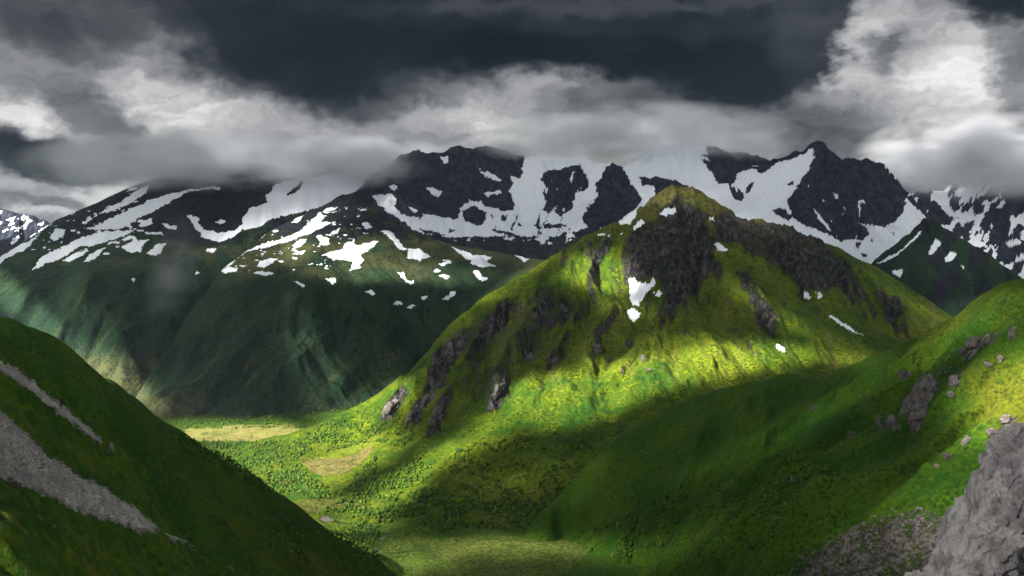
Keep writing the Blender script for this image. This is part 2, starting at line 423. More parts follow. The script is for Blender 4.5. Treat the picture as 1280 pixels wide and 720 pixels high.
def paint_right(A, px, py, x, y, z, steep):
    rocks = [Z8((340, 600), (350, 540), (375, 500), (420, 460), (440, 410), (480, 400), (480, 440), (440, 500), (450, 545), (400, 580), (370, 620)),
             Z8((610, 270), (640, 240), (680, 220), (700, 250), (660, 290)), Z8((260, 600), (275, 580), (300, 610), (290, 650), (262, 650)),
             Z8((208, 590), (235, 585), (235, 640), (215, 660)), Z8((800, 230), (835, 190), (835, 240), (810, 260)),
             Z8((530, 400), (570, 395), (560, 460), (535, 470)), Z8((700, 690), (720, 650), (770, 620), (820, 570), (850, 580), (820, 640), (760, 680)),
             Z8((450, 380), (480, 350), (560, 340), (600, 300), (700, 200), (760, 210), (690, 270), (620, 330), (540, 370), (500, 400))]
    stamp(A['rock'], px, py, rocks, 0.75, wob=4, seed=3)
    stamp(A['rock'], px, py, [Z6((240, 740), (400, 620), (520, 572), (600, 570), (680, 600), (640, 740))], 0.52, wob=9, seed=4)
    A['rock'] *= np.clip(0.9 + 0.45 * fbm(x / 22, y / 22, 4, 8), 0, 1)
    A['dry'][:] = np.clip(streaks(px, py, -36, 411, 6.0, 80.0) * 1.3, 0, 0.4) + np.clip(1.2 - np.hypot((px - 1268) / 70, (py - 500) / 55), 0, 0.8) + np.clip((px - 1080) / 160, 0, 1) * np.clip((470 - py) / 60, 0, 1) * 0.3 * np.clip(0.6 + fbm(x / 50, y / 50, 3, 6), 0, 1)  # the round term paints the sun patch into the grass as yellow
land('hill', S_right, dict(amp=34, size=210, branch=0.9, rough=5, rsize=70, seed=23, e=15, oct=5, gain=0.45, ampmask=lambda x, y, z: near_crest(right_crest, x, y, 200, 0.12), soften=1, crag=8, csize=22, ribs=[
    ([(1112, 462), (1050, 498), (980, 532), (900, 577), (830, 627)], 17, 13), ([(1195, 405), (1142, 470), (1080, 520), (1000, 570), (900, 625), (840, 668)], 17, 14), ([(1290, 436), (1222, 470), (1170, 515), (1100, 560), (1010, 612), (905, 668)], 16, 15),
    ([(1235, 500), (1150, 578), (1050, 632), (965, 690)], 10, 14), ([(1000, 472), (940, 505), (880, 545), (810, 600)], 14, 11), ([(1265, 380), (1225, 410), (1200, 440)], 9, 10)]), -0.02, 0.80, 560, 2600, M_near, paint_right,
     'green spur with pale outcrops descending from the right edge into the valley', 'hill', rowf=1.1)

# ------------------------------------------------------------------ central mountain
cen_crest = [(300, 560, 3500), (380, 538, 3620), (430, 516, 3720), (480, 490, 3780), (520, 458, 3820), (560, 416, 3850), (600, 378, 3920), (640, 349, 4000), (700, 312, 4080), (760, 284, 4150),
             (800, 262, 4200), (822, 243, 4230), (845, 235, 4240), (872, 238, 4250), (905, 262, 4260), (950, 276, 4280), (1000, 290, 4300), (1050, 315, 4300), (1100, 344, 4280), (1150, 371, 4230),
             (1187, 398, 4180), (1230, 430, 4100), (1300, 480, 4000)]
S_cen = Surf([[(440, 560, 3350), (500, 535, 3300), (560, 520, 3150)], [(390, 600, 2900), (450, 600, 2860), (520, 600, 2780), (600, 600, 2700), (650, 580, 2760)],
              [(420, 660, 2350), (560, 665, 2330), (700, 665, 2320), (820, 690, 2200)], [(520, 630, 2560), (620, 630, 2540), (720, 620, 2580)],
              [(560, 470, 3500), (650, 478, 3180), (750, 470, 3220), (850, 478, 3080), (950, 450, 3260), (1050, 430, 3450), (1150, 430, 3700)],
              [(700, 400, 3640), (780, 395, 3560), (850, 390, 3560), (920, 385, 3600), (1000, 385, 3700), (1060, 390, 3850), (1110, 420, 3800)],
              [(640, 400, 3800), (600, 440, 3700)],
              [(740, 330, 3920), (800, 310, 3960), (850, 285, 4060), (900, 300, 4080), (980, 320, 4100)],
              [(750, 560, 2760), (850, 560, 2720), (950, 520, 2900), (1050, 490, 3150)], [(300, 600, 2900), (330, 640, 2500)]],
             cen_crest, back=0.9, step=170, c=20)
def paint_cen(A, px, py, x, y, z, steep):
    n = fbm(x / 90, y / 90, 4, 15)
    cl = [Z5((155, 310), (170, 265), (200, 225), (228, 205), (232, 245), (205, 290), (175, 318)),
          Z5((222, 345), (225, 310), (245, 265), (275, 210), (300, 130), (340, 85), (400, 60), (430, 20), (470, 20), (440, 80), (400, 110), (360, 150), (330, 210), (290, 260), (260, 320)),
          Z5((280, 352), (290, 300), (320, 240), (350, 200), (355, 230), (335, 290), (320, 350)),
          Z5((432, 285), (445, 200), (450, 150), (480, 110), (505, 150), (505, 235), (480, 272), (455, 290)),
          Z5((535, 165), (550, 115), (575, 100), (560, 160)), Z5((595, 170), (612, 125), (650, 120), (630, 165), (610, 175)),
          Z5((712, 145), (720, 110), (740, 92), (755, 120), (735, 148)), Z5((742, 155), (760, 132), (782, 138), (770, 155)), Z5((845, 158), (858, 135), (872, 140), (865, 158)),
          Z5((855, 190), (870, 168), (880, 180)), Z5((480, 0), (560, -20), (640, -30), (690, 0), (660, 40), (620, 70), (560, 90), (520, 60)), Z5((800, 110), (815, 90), (832, 100), (820, 120))]
    stamp(A['rock'], px, py, cl, 0.66, wob=5, seed=5)
    big = [Z7((265, 430), (250, 330), (270, 260), (330, 180), (400, 175), (470, 120), (540, 115), (600, 160), (625, 240), (620, 330), (600, 400), (560, 480), (520, 500), (480, 560), (420, 640), (400, 600), (430, 500), (400, 420), (340, 430), (290, 450)),
           Z3((150, 300), (200, 295), (250, 310), (300, 340), (400, 350), (480, 360), (560, 420), (620, 480), (690, 560), (680, 625), (620, 560), (560, 590), (500, 600), (440, 560), (370, 500), (300, 470), (250, 440), (200, 420), (160, 440), (150, 370)),
           Z7((700, 380), (760, 380), (820, 480), (880, 560), (900, 620), (880, 670), (830, 650), (790, 560), (740, 460)),
           Z7((110, 330), (150, 270), (180, 300), (150, 360)), Z7((0, 290), (60, 250), (30, 330), (0, 380))]
    stamp(A['rock'], px, py, big, 0.60, wob=6, seed=6)
    stamp(A['rock'], px, py, [[(590, 402), (640, 368), (692, 378), (682, 430), (645, 445), (622, 482), (590, 505), (566, 475)]], 0.40, wob=8, seed=17)
    dk = [Z2((700, 698), (750, 600), (820, 560), (870, 600), (860, 698)), Z2((900, 640), (960, 600), (990, 690), (920, 698)), Z2((960, 420), (1010, 400), (1000, 480), (970, 500))]
    stamp(A['rock'], px, py, dk, 0.45, wob=6, seed=7)
    A['rock'][:] = np.maximum(A['rock'], np.clip((steep - 1.35) / 0.5, 0, 0.8))
    sn = [Z7((233, 180), (270, 155), (315, 132), (310, 170), (285, 195), (250, 200)), Z7((300, 215), (330, 182), (352, 182), (340, 200), (305, 222)), Z7((405, 155), (430, 138), (470, 140), (475, 160), (440, 170), (415, 168)),
          Z7((152, 243), (185, 233), (180, 245)), Z7((190, 250), (205, 238), (205, 255)), Z7((247, 240), (262, 228), (258, 242)), Z7((278, 430), (300, 428), (335, 440), (370, 435), (385, 412), (392, 430), (380, 460), (345, 490), (325, 530), (300, 530), (285, 490)),
          Z7((275, 550), (300, 540), (328, 560), (320, 585), (302, 598), (285, 580)), Z7((390, 488), (405, 468), (418, 480), (405, 502)), Z7((376, 480), (390, 470), (388, 486)), Z7((632, 285), (655, 280), (688, 300), (670, 308), (645, 303)),
          Z7((882, 697), (893, 684), (912, 702), (918, 718), (900, 712)), Z7((608, 170), (630, 175), (628, 195), (612, 185)), Z3((478, 605), (492, 605), (508, 622), (495, 625)), Z3((524, 600), (540, 597), (546, 615), (532, 622)), Z3((570, 683), (590, 688), (612, 700), (600, 704)),
          [(1036, 393), (1045, 397), (1062, 408), (1070, 415), (1062, 413), (1046, 402)], [(1005, 366), (1012, 368), (1010, 374), (1004, 371)], Z8((0, 125), (30, 140), (100, 190), (150, 218), (90, 192), (20, 152))]
    stamp(A['snow'], px, py, sn, 1.0, wob=1.6, seed=8)
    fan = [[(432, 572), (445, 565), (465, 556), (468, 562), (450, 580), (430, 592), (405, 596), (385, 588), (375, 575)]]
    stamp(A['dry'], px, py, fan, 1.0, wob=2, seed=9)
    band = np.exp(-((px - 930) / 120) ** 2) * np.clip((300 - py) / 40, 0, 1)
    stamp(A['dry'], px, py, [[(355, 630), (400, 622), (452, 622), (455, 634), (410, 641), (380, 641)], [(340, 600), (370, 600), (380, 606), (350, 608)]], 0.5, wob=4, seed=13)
    stamp(A['scree'], px, py, [[(396, 648), (403, 645), (414, 646), (417, 650), (408, 652), (400, 651)]], 0.8, wob=3, seed=14)
    A['dry'][:] = np.maximum(A['dry'], np.clip((330 - py) / 70, 0, 1) * np.clip(0.75 + 0.5 * n, 0, 1) * 0.95)
    A['dry'][:] = np.maximum(A['dry'], np.clip(streaks(px, py, 80, 441, 6.0, 60.0), 0, 0.5) * np.clip((px - 560) / 60, 0, 1) * np.clip((520 - py) / 60, 0, 1))
    A['rock'][:] = np.maximum(A['rock'], np.clip((285 - py) / 30, 0, 1) * np.clip(0.30 + 0.35 * n, 0, 0.5))
    path = [Z5((505, 568), (530, 545), (560, 510), (600, 462), (625, 440), (620, 455), (580, 500), (545, 545), (515, 570))]
    stamp(A['dry'], px, py, path, 0.5, wob=1, seed=10)
def cen_amp(x, y, z):
    px = 640 + F * x / y
    return near_crest(cen_crest, x, y, 380, 0.22) * (0.22 + 0.9 * np.clip((z + 560) / 500, 0, 1)) * (0.55 + 0.45 * np.clip((px - 500) / 100, 0, 1))
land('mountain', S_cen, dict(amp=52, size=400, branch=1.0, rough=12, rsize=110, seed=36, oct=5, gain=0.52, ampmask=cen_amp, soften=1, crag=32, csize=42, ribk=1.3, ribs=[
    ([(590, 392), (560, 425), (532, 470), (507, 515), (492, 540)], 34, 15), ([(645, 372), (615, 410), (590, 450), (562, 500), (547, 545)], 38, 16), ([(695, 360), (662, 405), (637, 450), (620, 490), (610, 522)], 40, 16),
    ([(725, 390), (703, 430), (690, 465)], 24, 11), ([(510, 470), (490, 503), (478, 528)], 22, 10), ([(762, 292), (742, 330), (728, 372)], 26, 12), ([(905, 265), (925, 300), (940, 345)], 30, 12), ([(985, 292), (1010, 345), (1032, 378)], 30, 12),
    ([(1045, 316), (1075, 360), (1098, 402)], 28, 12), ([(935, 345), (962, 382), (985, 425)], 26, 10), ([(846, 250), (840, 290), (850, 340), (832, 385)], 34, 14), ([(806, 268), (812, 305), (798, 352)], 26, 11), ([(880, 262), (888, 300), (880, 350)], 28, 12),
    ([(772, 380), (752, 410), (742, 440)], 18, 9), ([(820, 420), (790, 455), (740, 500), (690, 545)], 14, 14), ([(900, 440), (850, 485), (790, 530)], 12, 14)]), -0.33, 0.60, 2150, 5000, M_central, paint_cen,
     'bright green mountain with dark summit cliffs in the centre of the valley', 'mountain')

# ------------------------------------------------------------------ valley floor
def paint_floor(A, px, py, x, y, z, steep):
    n = fbm(x / 120, y / 120, 4, 19)
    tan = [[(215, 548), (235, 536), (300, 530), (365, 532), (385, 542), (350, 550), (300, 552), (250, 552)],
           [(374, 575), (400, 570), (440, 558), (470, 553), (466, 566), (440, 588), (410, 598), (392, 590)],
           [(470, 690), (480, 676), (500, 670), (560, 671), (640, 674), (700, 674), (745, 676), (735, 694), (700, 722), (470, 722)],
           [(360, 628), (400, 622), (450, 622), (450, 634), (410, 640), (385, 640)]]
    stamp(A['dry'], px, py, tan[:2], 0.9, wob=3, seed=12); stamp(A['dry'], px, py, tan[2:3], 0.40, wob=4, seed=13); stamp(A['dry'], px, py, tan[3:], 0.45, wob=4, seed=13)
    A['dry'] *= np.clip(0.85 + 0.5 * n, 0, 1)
    stamp(A['scree'], px, py, [[(396, 648), (403, 645), (414, 646), (417, 650), (408, 652), (400, 651)]], 0.8, wob=3, seed=14)
    stamp(A['scree'], px, py, [[(476, 664), (482, 668), (478, 690), (470, 712), (462, 716), (468, 696)]], 0.5, wob=2, seed=15)
class Flat:
    def __call__(s, x, y):
        return np.full(x.shape, FLOOR, f32) + 10 * vnoise(x / 700, y / 700, 4)
fl = land('valley_floor', Flat(), dict(amp=0, size=300, rough=3.5, rsize=180, seed=5), -0.62, 0.6, 1500, 9000, M_floor, paint_floor,
     'flat valley floor with pale meadows between the mountains', 'valley', floor_cut=False)

# ------------------------------------------------------------------ far mountains
dark_crest = [(1020, 400, 5500), (1060, 372, 5500), (1095, 330, 5650), (1115, 308, 5700), (1136, 291, 5750), (1149, 279, 5800), (1170, 281, 5800), (1187, 291, 5750), (1211, 308, 5700), (1239, 325, 5650), (1277, 352, 5550), (1330, 390, 5500), (1420, 440, 5400)]
S_dark = Surf([[(1050, 440, 4900), (1150, 440, 4800), (1280, 440, 4800)], [(1150, 340, 5350), (1220, 370, 5250)]], dark_crest, step=200, c=25)
def paint_dark(A, px, py, x, y, z, steep):
    sn = [Z3((745, 490), (790, 468), (830, 445), (870, 405), (910, 368), (905, 382), (880, 408), (840, 445), (800, 475), (760, 495)), Z3((798, 520), (840, 510), (842, 525), (830, 545), (810, 535)),
          Z3((933, 460), (945, 425), (960, 406), (982, 412), (970, 430), (945, 462)), Z3((990, 478), (1012, 452), (1036, 458), (1010, 485), (995, 487)), Z3((1050, 500), (1060, 498), (1058, 512))]
    stamp(A['snow'], px, py, sn, 1.0, wob=1.5, seed=21)
    A['rock'][:] = np.clip(0.25 + 0.9 * fbm(px / 14, py / 40, 3, 22), 0, 0.9)
    stamp(A['scree'], px, py, [Z3((1075, 500), (1090, 505), (1105, 600), (1100, 640), (1085, 620), (1080, 560)), Z3((970, 580), (985, 590), (985, 650), (972, 640))], 0.6, wob=2, seed=23)
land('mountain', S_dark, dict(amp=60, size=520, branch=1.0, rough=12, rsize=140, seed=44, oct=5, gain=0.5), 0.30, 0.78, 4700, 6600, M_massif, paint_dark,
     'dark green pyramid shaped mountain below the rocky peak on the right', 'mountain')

B_crest = [(140, 522, 4120), (180, 498, 4350), (200, 455, 4600), (235, 400, 5000), (272, 345, 5350), (300, 318, 5600), (340, 288, 5900), (400, 260, 6200), (445, 241, 6400), (500, 284, 6350), (560, 305, 6300), (640, 321, 6300), (700, 330, 6200), (800, 340, 6200), (900, 345, 6200)]
S_B = Surf([[(300, 345, 5180), (400, 352, 5150), (500, 371, 5250), (600, 370, 5350), (700, 362, 5400), (800, 370, 5400)], [(250, 430, 4640), (350, 430, 4620), (450, 430, 4780), (550, 430, 4950), (700, 420, 5050)],
            [(190, 524, 4030), (300, 524, 3990), (400, 514, 4180), (480, 505, 4430), (600, 500, 4560), (800, 500, 4560)], [(330, 320, 5560), (400, 300, 5650), (500, 325, 5700), (600, 345, 5700)]],
           B_crest, back=0.35, step=200, c=25)
def paint_B(A, px, py, x, y, z, steep):
    sn = [Z1((800, 510), (830, 470), (880, 455), (960, 420), (1030, 400), (1100, 370), (1135, 335), (1160, 308), (1178, 318), (1170, 340), (1205, 345), (1150, 375), (1080, 400), (1000, 425), (920, 445), (870, 462), (840, 500)),
          Z1((915, 428), (935, 385), (1000, 345), (990, 362), (960, 392)), Z1((1060, 345), (1075, 325), (1100, 320), (1085, 340)), Z1((1180, 305), (1190, 292), (1228, 288), (1215, 302)),
          Z1((1148, 395), (1165, 390), (1200, 402), (1192, 425), (1160, 415)), Z1((1170, 465), (1200, 448), (1235, 445), (1285, 405), (1285, 485), (1230, 478)), Z1((1195, 388), (1205, 375), (1240, 362), (1225, 382)),
          Z1((935, 500), (945, 480), (985, 472), (1008, 478), (985, 497), (960, 508)), Z1((920, 528), (955, 518), (1005, 530), (965, 540)), Z1((800, 512), (830, 505), (865, 508), (855, 527), (815, 527)), Z1((1060, 460), (1085, 445), (1112, 445), (1100, 460)),
          Z1((1060, 430), (1090, 405), (1120, 405), (1095, 430)), Z1((1066, 555), (1085, 557), (1112, 575), (1100, 583)), Z1((1190, 548), (1215, 543), (1222, 560), (1205, 567)),
          Z2((10, 462), (50, 455), (85, 452), (90, 422), (110, 410), (140, 425), (170, 415), (210, 412), (195, 435), (150, 462), (165, 480), (145, 495), (148, 512), (112, 512), (118, 485), (85, 475), (40, 470)),
          Z2((0, 388), (20, 398), (38, 422), (0, 428)), Z2((5, 305), (20, 292), (65, 286), (40, 302)), Z2((222, 375), (245, 372), (270, 385), (280, 405), (300, 425), (320, 442), (290, 440), (268, 415)),
          Z2((320, 470), (325, 440), (360, 440), (375, 455), (402, 465), (385, 472), (365, 485)), Z2((150, 345), (165, 342), (188, 360), (165, 368)), Z2((428, 495), (455, 488), (448, 475), (478, 480), (472, 492), (440, 502)),
          Z2((475, 428), (520, 445), (560, 462), (600, 462), (625, 470), (605, 485), (645, 505), (600, 507), (560, 497), (535, 475)), Z2((552, 520), (580, 518), (585, 538), (606, 548), (595, 560), (578, 552)), Z2((430, 538), (450, 532), (472, 542), (460, 551)),
          Z2((282, 528), (305, 528), (315, 550), (345, 558), (328, 570), (300, 548)), Z2((162, 595), (185, 588), (206, 600), (195, 612)), Z2((442, 620), (470, 610), (470, 597), (495, 598), (490, 612), (462, 624)), Z2((265, 640), (285, 627), (300, 632), (285, 645)),
          Z2((25, 552), (45, 543), (58, 555), (45, 567)), Z2((365, 615), (385, 607), (392, 614), (378, 624)), Z2((315, 650), (330, 642), (350, 645), (330, 656)), Z2((628, 425), (655, 420), (680, 438), (660, 443)), Z2((712, 430), (730, 428), (775, 450), (760, 458), (735, 445)), Z2((705, 458), (730, 465), (758, 480), (740, 488)),
          Z2((405, 520), (425, 512), (440, 518), (420, 524))]
    stamp(A['snow'], px, py, sn, 1.0, wob=2.0, seed=25)
    up = np.clip((372 - py) / 40, 0, 1)
    sm = fbm(px / 8, py / 2.6, 3, 26)
    A['snow'][(sm > 0.50) & (py < 338) & (px > 265) & (px < 460) & (py > 255)] = 1
    A['dry'][:] = up * np.clip(0.6 + 0.7 * fbm(px / 40, py / 10, 3, 27), 0, 1)
    A['dry'][:] = np.maximum(A['dry'], np.clip(streaks(px, py, -48, 421, 4.5, 60.0) * 1.5, 0, 0.6) * np.clip((py - 380) / 60, 0, 1)); A['dry'][:] = np.maximum(A['dry'], np.clip((py - 470) / 40, 0, 1) * np.clip((300 - px) / 60, 0, 1) * 0.9)
    A['rock'][:] = np.clip(up * 0.62 + 0.5 * fbm(px / 12, py / 9, 4, 28), 0, 0.8) * np.clip((325 - py) / 40, 0.15, 1)
def B_amp(x, y, z):
    return 0.30 + 0.70 * np.clip((-60 - z) / 200, 0, 1) * np.clip((z + 720) / 120, 0, 1)
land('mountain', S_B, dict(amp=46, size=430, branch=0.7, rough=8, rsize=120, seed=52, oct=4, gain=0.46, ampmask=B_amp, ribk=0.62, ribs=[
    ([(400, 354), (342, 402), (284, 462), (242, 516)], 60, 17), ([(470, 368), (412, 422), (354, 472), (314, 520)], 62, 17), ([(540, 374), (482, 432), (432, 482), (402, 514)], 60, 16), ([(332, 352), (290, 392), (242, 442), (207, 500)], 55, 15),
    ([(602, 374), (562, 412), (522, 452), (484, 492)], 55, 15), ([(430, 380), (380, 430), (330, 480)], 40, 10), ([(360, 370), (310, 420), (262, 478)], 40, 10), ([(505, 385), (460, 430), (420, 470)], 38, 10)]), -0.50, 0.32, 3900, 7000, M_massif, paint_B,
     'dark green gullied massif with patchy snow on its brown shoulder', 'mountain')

A_crest = [(-260, 420, 6400), (-160, 390, 6500), (-80, 360, 6600), (0, 330, 6650), (30, 304, 6750), (70, 278, 6900), (120, 255, 7000), (180, 231, 7200), (230, 214, 7300), (300, 203, 7400), (370, 200, 7500), (430, 203, 7600), (500, 220, 7700)]
S_A = Surf([[(40, 338, 6050), (100, 334, 5900), (170, 334, 5800), (240, 345, 5700), (300, 332, 6000)], [(150, 290, 6500), (250, 285, 6600), (330, 285, 6650), (400, 270, 6900), (460, 262, 7100)],
            [(-60, 420, 5200), (0, 405, 5200), (80, 415, 5000), (150, 430, 4850), (210, 420, 5000)], [(-100, 490, 4850), (0, 485, 5000), (100, 500, 4560), (210, 500, 4560)], [(150, 470, 4650), (120, 460, 4850), (190, 450, 4850)], [(300, 400, 5600), (400, 375, 6300), (480, 320, 6900), (560, 300, 7200)], [(330, 500, 5000), (450, 480, 5400), (600, 450, 6000)]],
           A_crest, step=220, c=25)
def paint_A(A, px, py, x, y, z, steep):
    A['rock'][:] = np.clip((330 - py) / 60, 0, 1) * 0.5 + 0.3 * fbm(px / 10, py / 8, 3, 31)
    rk = [Z1((190, 375), (300, 325), (420, 262), (540, 196), (600, 190), (1000, 180), (1000, 215), (960, 245), (910, 290), (880, 340), (870, 400), (790, 430), (700, 425), (560, 390), (470, 375), (400, 385), (300, 395), (200, 420))]
    stamp(A['rock'], px, py, rk, 1.0, wob=3, seed=32)
    sn = [Z1((115, 522), (150, 468), (180, 455), (230, 430), (280, 405), (330, 385), (370, 378), (420, 372), (495, 376), (460, 390), (400, 405), (340, 430), (290, 430), (250, 455), (210, 480), (160, 495)),
          Z1((310, 368), (360, 350), (400, 330), (470, 298), (540, 262), (620, 238), (700, 222), (760, 215), (805, 212), (800, 224), (740, 222), (690, 232), (640, 255), (600, 280), (560, 302), (500, 330), (470, 350), (440, 365), (360, 370)),
          Z1((360, 312), (400, 288), (440, 268), (500, 225), (545, 204), (530, 235), (480, 270), (440, 290), (405, 305)), Z1((300, 345), (330, 318), (338, 332), (312, 350)),
          Z1((182, 400), (198, 368), (238, 368), (228, 393), (195, 412)), Z1((445, 432), (480, 412), (548, 405), (515, 428), (512, 450), (460, 448)), Z1((533, 458), (560, 438), (560, 422), (602, 420), (580, 455), (552, 466)),
          Z1((300, 487), (330, 455), (382, 433), (352, 468), (325, 487)), Z1((505, 360), (512, 338), (552, 328), (558, 352), (520, 360)), Z1((592, 347), (640, 358), (638, 372), (602, 362)), Z1((522, 378), (590, 376), (592, 389), (530, 387)),
          Z1((745, 438), (790, 434), (782, 452), (752, 452)), Z1((678, 318), (722, 322), (725, 345), (738, 365), (790, 380), (850, 375), (880, 345), (890, 360), (850, 398), (800, 412), (740, 402), (718, 372), (695, 342)),
          Z1((785, 345), (805, 330), (825, 338), (800, 352)), Z1((1000, 200), (1060, 190), (1300, 150), (1500, 150), (1500, 260), (1280, 262), (1200, 280), (1100, 305), (1040, 320), (990, 330), (940, 360), (885, 372), (880, 335), (910, 290), (975, 275), (965, 245), (990, 225)),
          Z1((-30, 500), (0, 468), (60, 430), (145, 388), (100, 435), (50, 462), (0, 492)), Z1((230, 480), (280, 448), (320, 440), (300, 462), (250, 488)), Z1((375, 455), (400, 450), (400, 460), (380, 463)), Z1((385, 420), (420, 408), (420, 415), (395, 425)), Z1((440, 405), (480, 392), (490, 400), (455, 410)),
          Z1((478, 552), (488, 545), (498, 550), (488, 562)), Z1((708, 530), (715, 522), (726, 528), (715, 535))]
    stamp(A['snow'], px, py, sn, 1.0, wob=2.2, seed=33)
    sm = fbm(px / 7, py / 3.0, 3, 34)
    A['snow'][(sm > 0.46) & (py < 312) & (px < 180) & (py - 0.0 > 262 - px * 0.2)] = 1
    stamp(A['snow'], px, py, [Z1((1030, 252), (1050, 235), (1080, 212), (1092, 190), (1102, 200), (1090, 222), (1060, 242))], 0.0, wob=1.5, seed=35)
    A['dry'][:] = np.clip((352 - py) / 25, 0, 1) * np.clip(0.3 + fbm(px / 20, py / 8, 3, 36), 0, 0.7)
    A['dry'][:] = np.maximum(A['dry'], np.clip(streaks(px, py, -48, 431, 4.5, 60.0) * 1.5, 0, 0.6) * np.clip((py - 370) / 60, 0, 1)); A['dry'][:] = np.maximum(A['dry'], np.clip((py - 425) / 40, 0, 1) * 0.9)
def A_amp(x, y, z):
    return 0.35 + 0.65 * np.clip((0 - z) / 250, 0, 1) * np.clip((z + 720) / 150, 0, 1)
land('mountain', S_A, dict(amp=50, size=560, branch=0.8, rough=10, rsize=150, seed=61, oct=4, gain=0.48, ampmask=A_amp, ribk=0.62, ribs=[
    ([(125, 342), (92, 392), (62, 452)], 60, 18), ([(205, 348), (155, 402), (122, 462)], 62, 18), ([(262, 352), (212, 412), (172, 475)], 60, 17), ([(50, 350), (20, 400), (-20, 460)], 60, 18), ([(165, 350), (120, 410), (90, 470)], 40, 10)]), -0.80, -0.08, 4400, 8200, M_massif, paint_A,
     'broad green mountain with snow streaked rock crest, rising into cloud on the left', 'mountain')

peak_crest = [(860, 240, 7700), (900, 226, 7600), (943, 210, 7500), (971, 200, 7450), (1008, 185, 7400), (1024, 176, 7380), (1032, 180, 7370), (1043, 191, 7360), (1057, 200, 7340), (1081, 203, 7320), (1101, 212, 7300), (1115, 220, 7290), (1129, 241, 7280), (1139, 249, 7250), (1170, 292, 7100), (1220, 340, 7000), (1280, 380, 7000)]
S_peak = Surf([[(930, 245, 7200), (1000, 240, 7000), (1060, 260, 6850), (1100, 270, 6900)], [(950, 290, 6650), (1050, 310, 6450), (1100, 320, 6300), (1150, 330, 6400)], [(950, 420, 5700), (1050, 420, 5600), (1200, 420, 5600)], [(1030, 220, 7150), (1015, 260, 6850)]],
              peak_crest, step=200, c=15)
def paint_peak(A, px, py, x, y, z, steep):
    A['rock'][:] = 1.0; A['snow'][:] = 1.0
    rk = [Z3((535, 30), (515, 78), (518, 110), (500, 140), (490, 170), (465, 190), (455, 220), (430, 250), (418, 258), (425, 290), (440, 330), (500, 360), (560, 385), (625, 412), (700, 405), (716, 380), (700, 358), (680, 345), (740, 360), (790, 356), (820, 330), (842, 300), (850, 252), (870, 230), (840, 200), (760, 120), (640, 90), (560, 30)),
          Z3((200, 170), (300, 140), (480, 60), (540, 30), (530, 80), (495, 82), (480, 95), (430, 115), (385, 128), (350, 150), (320, 165), (305, 150)),
          Z3((370, 300), (385, 288), (410, 292), (432, 320), (430, 335), (375, 320)), Z3((265, 238), (285, 205), (298, 200), (290, 225), (275, 240)), Z3((420, 205), (440, 195), (440, 210), (425, 210)),
          Z3((700, 350), (740, 430), (690, 475), (640, 430)) if False else Z3((665, 420), (685, 418), (680, 435), (670, 435)), Z3((690, 455), (706, 458), (704, 472), (690, 470)), Z3((720, 400), (735, 398), (732, 410), (722, 410)), Z3((795, 378), (810, 378), (808, 388), (797, 388)),
          Z3((850, 250), (870, 240), (930, 310), (960, 345), (930, 335), (905, 305), (880, 280))]
    stamp(A['snow'], px, py, rk, 0.0, wob=2.2, seed=41)
    sp = fbm(px / 5, py / 9, 3, 43); A['snow'][(sp > 0.62) & (py > 230) & (py < 310) & (px > 1000) & (px < 1090)] = 1
    stamp(A['snow'], px, py, [Z3((512, 292), (530, 310), (580, 370), (572, 374), (530, 330)), Z3((588, 240), (605, 245), (603, 258), (590, 255))], 1.0, wob=1.5, seed=42)
    low = (py > 330); A['snow'][low] = 0
land('mountain', S_peak, dict(amp=55, size=420, branch=0.9, rough=14, rsize=110, seed=73, oct=5, gain=0.5, soften=1, crag=20, csize=110, ampmask=lambda x, y, z: 0.35 + 0.65 * np.clip((640 + F * x / y - 1000) / 40, 0, 1)), 0.18, 0.62, 5500, 8500, M_far, paint_peak,
     'pointed dark rock peak with a snowfield on its left flank', 'mountain')

C_crest = [(340, 280, 7300), (400, 262, 7300), (445, 243, 7300), (455, 225, 7350), (476, 211, 7400), (503, 198, 7500), (520, 192, 7550), (544, 193, 7600), (561, 186, 7650), (575, 180, 7700), (587, 187, 7700), (594, 189, 7700), (606, 184, 7750), (623, 190, 7800), (641, 195, 7800), (660, 202, 7850), (700, 202, 7900), (735, 205, 7850),
           (755, 208, 7600), (765, 203, 7500), (775, 210, 7550), (800, 198, 8000), (860, 189, 8200), (900, 192, 8200), (950, 205, 8200), (1000, 230, 8200)]
S_C = Surf([[(480, 275, 6600), (520, 293, 6500), (560, 303, 6400), (650, 312, 6400), (720, 305, 6500), (800, 290, 6600), (900, 290, 6800), (1000, 300, 6800)], [(560, 245, 7200), (640, 265, 6950), (700, 255, 7150), (850, 235, 7400), (920, 240, 7300)],
            [(765, 225, 7330), (770, 250, 7000), (765, 280, 6650)], [(500, 400, 5800), (640, 400, 5800), (900, 400, 5800)], [(500, 230, 7250), (600, 225, 7450)]],
           C_crest, step=220, c=15)
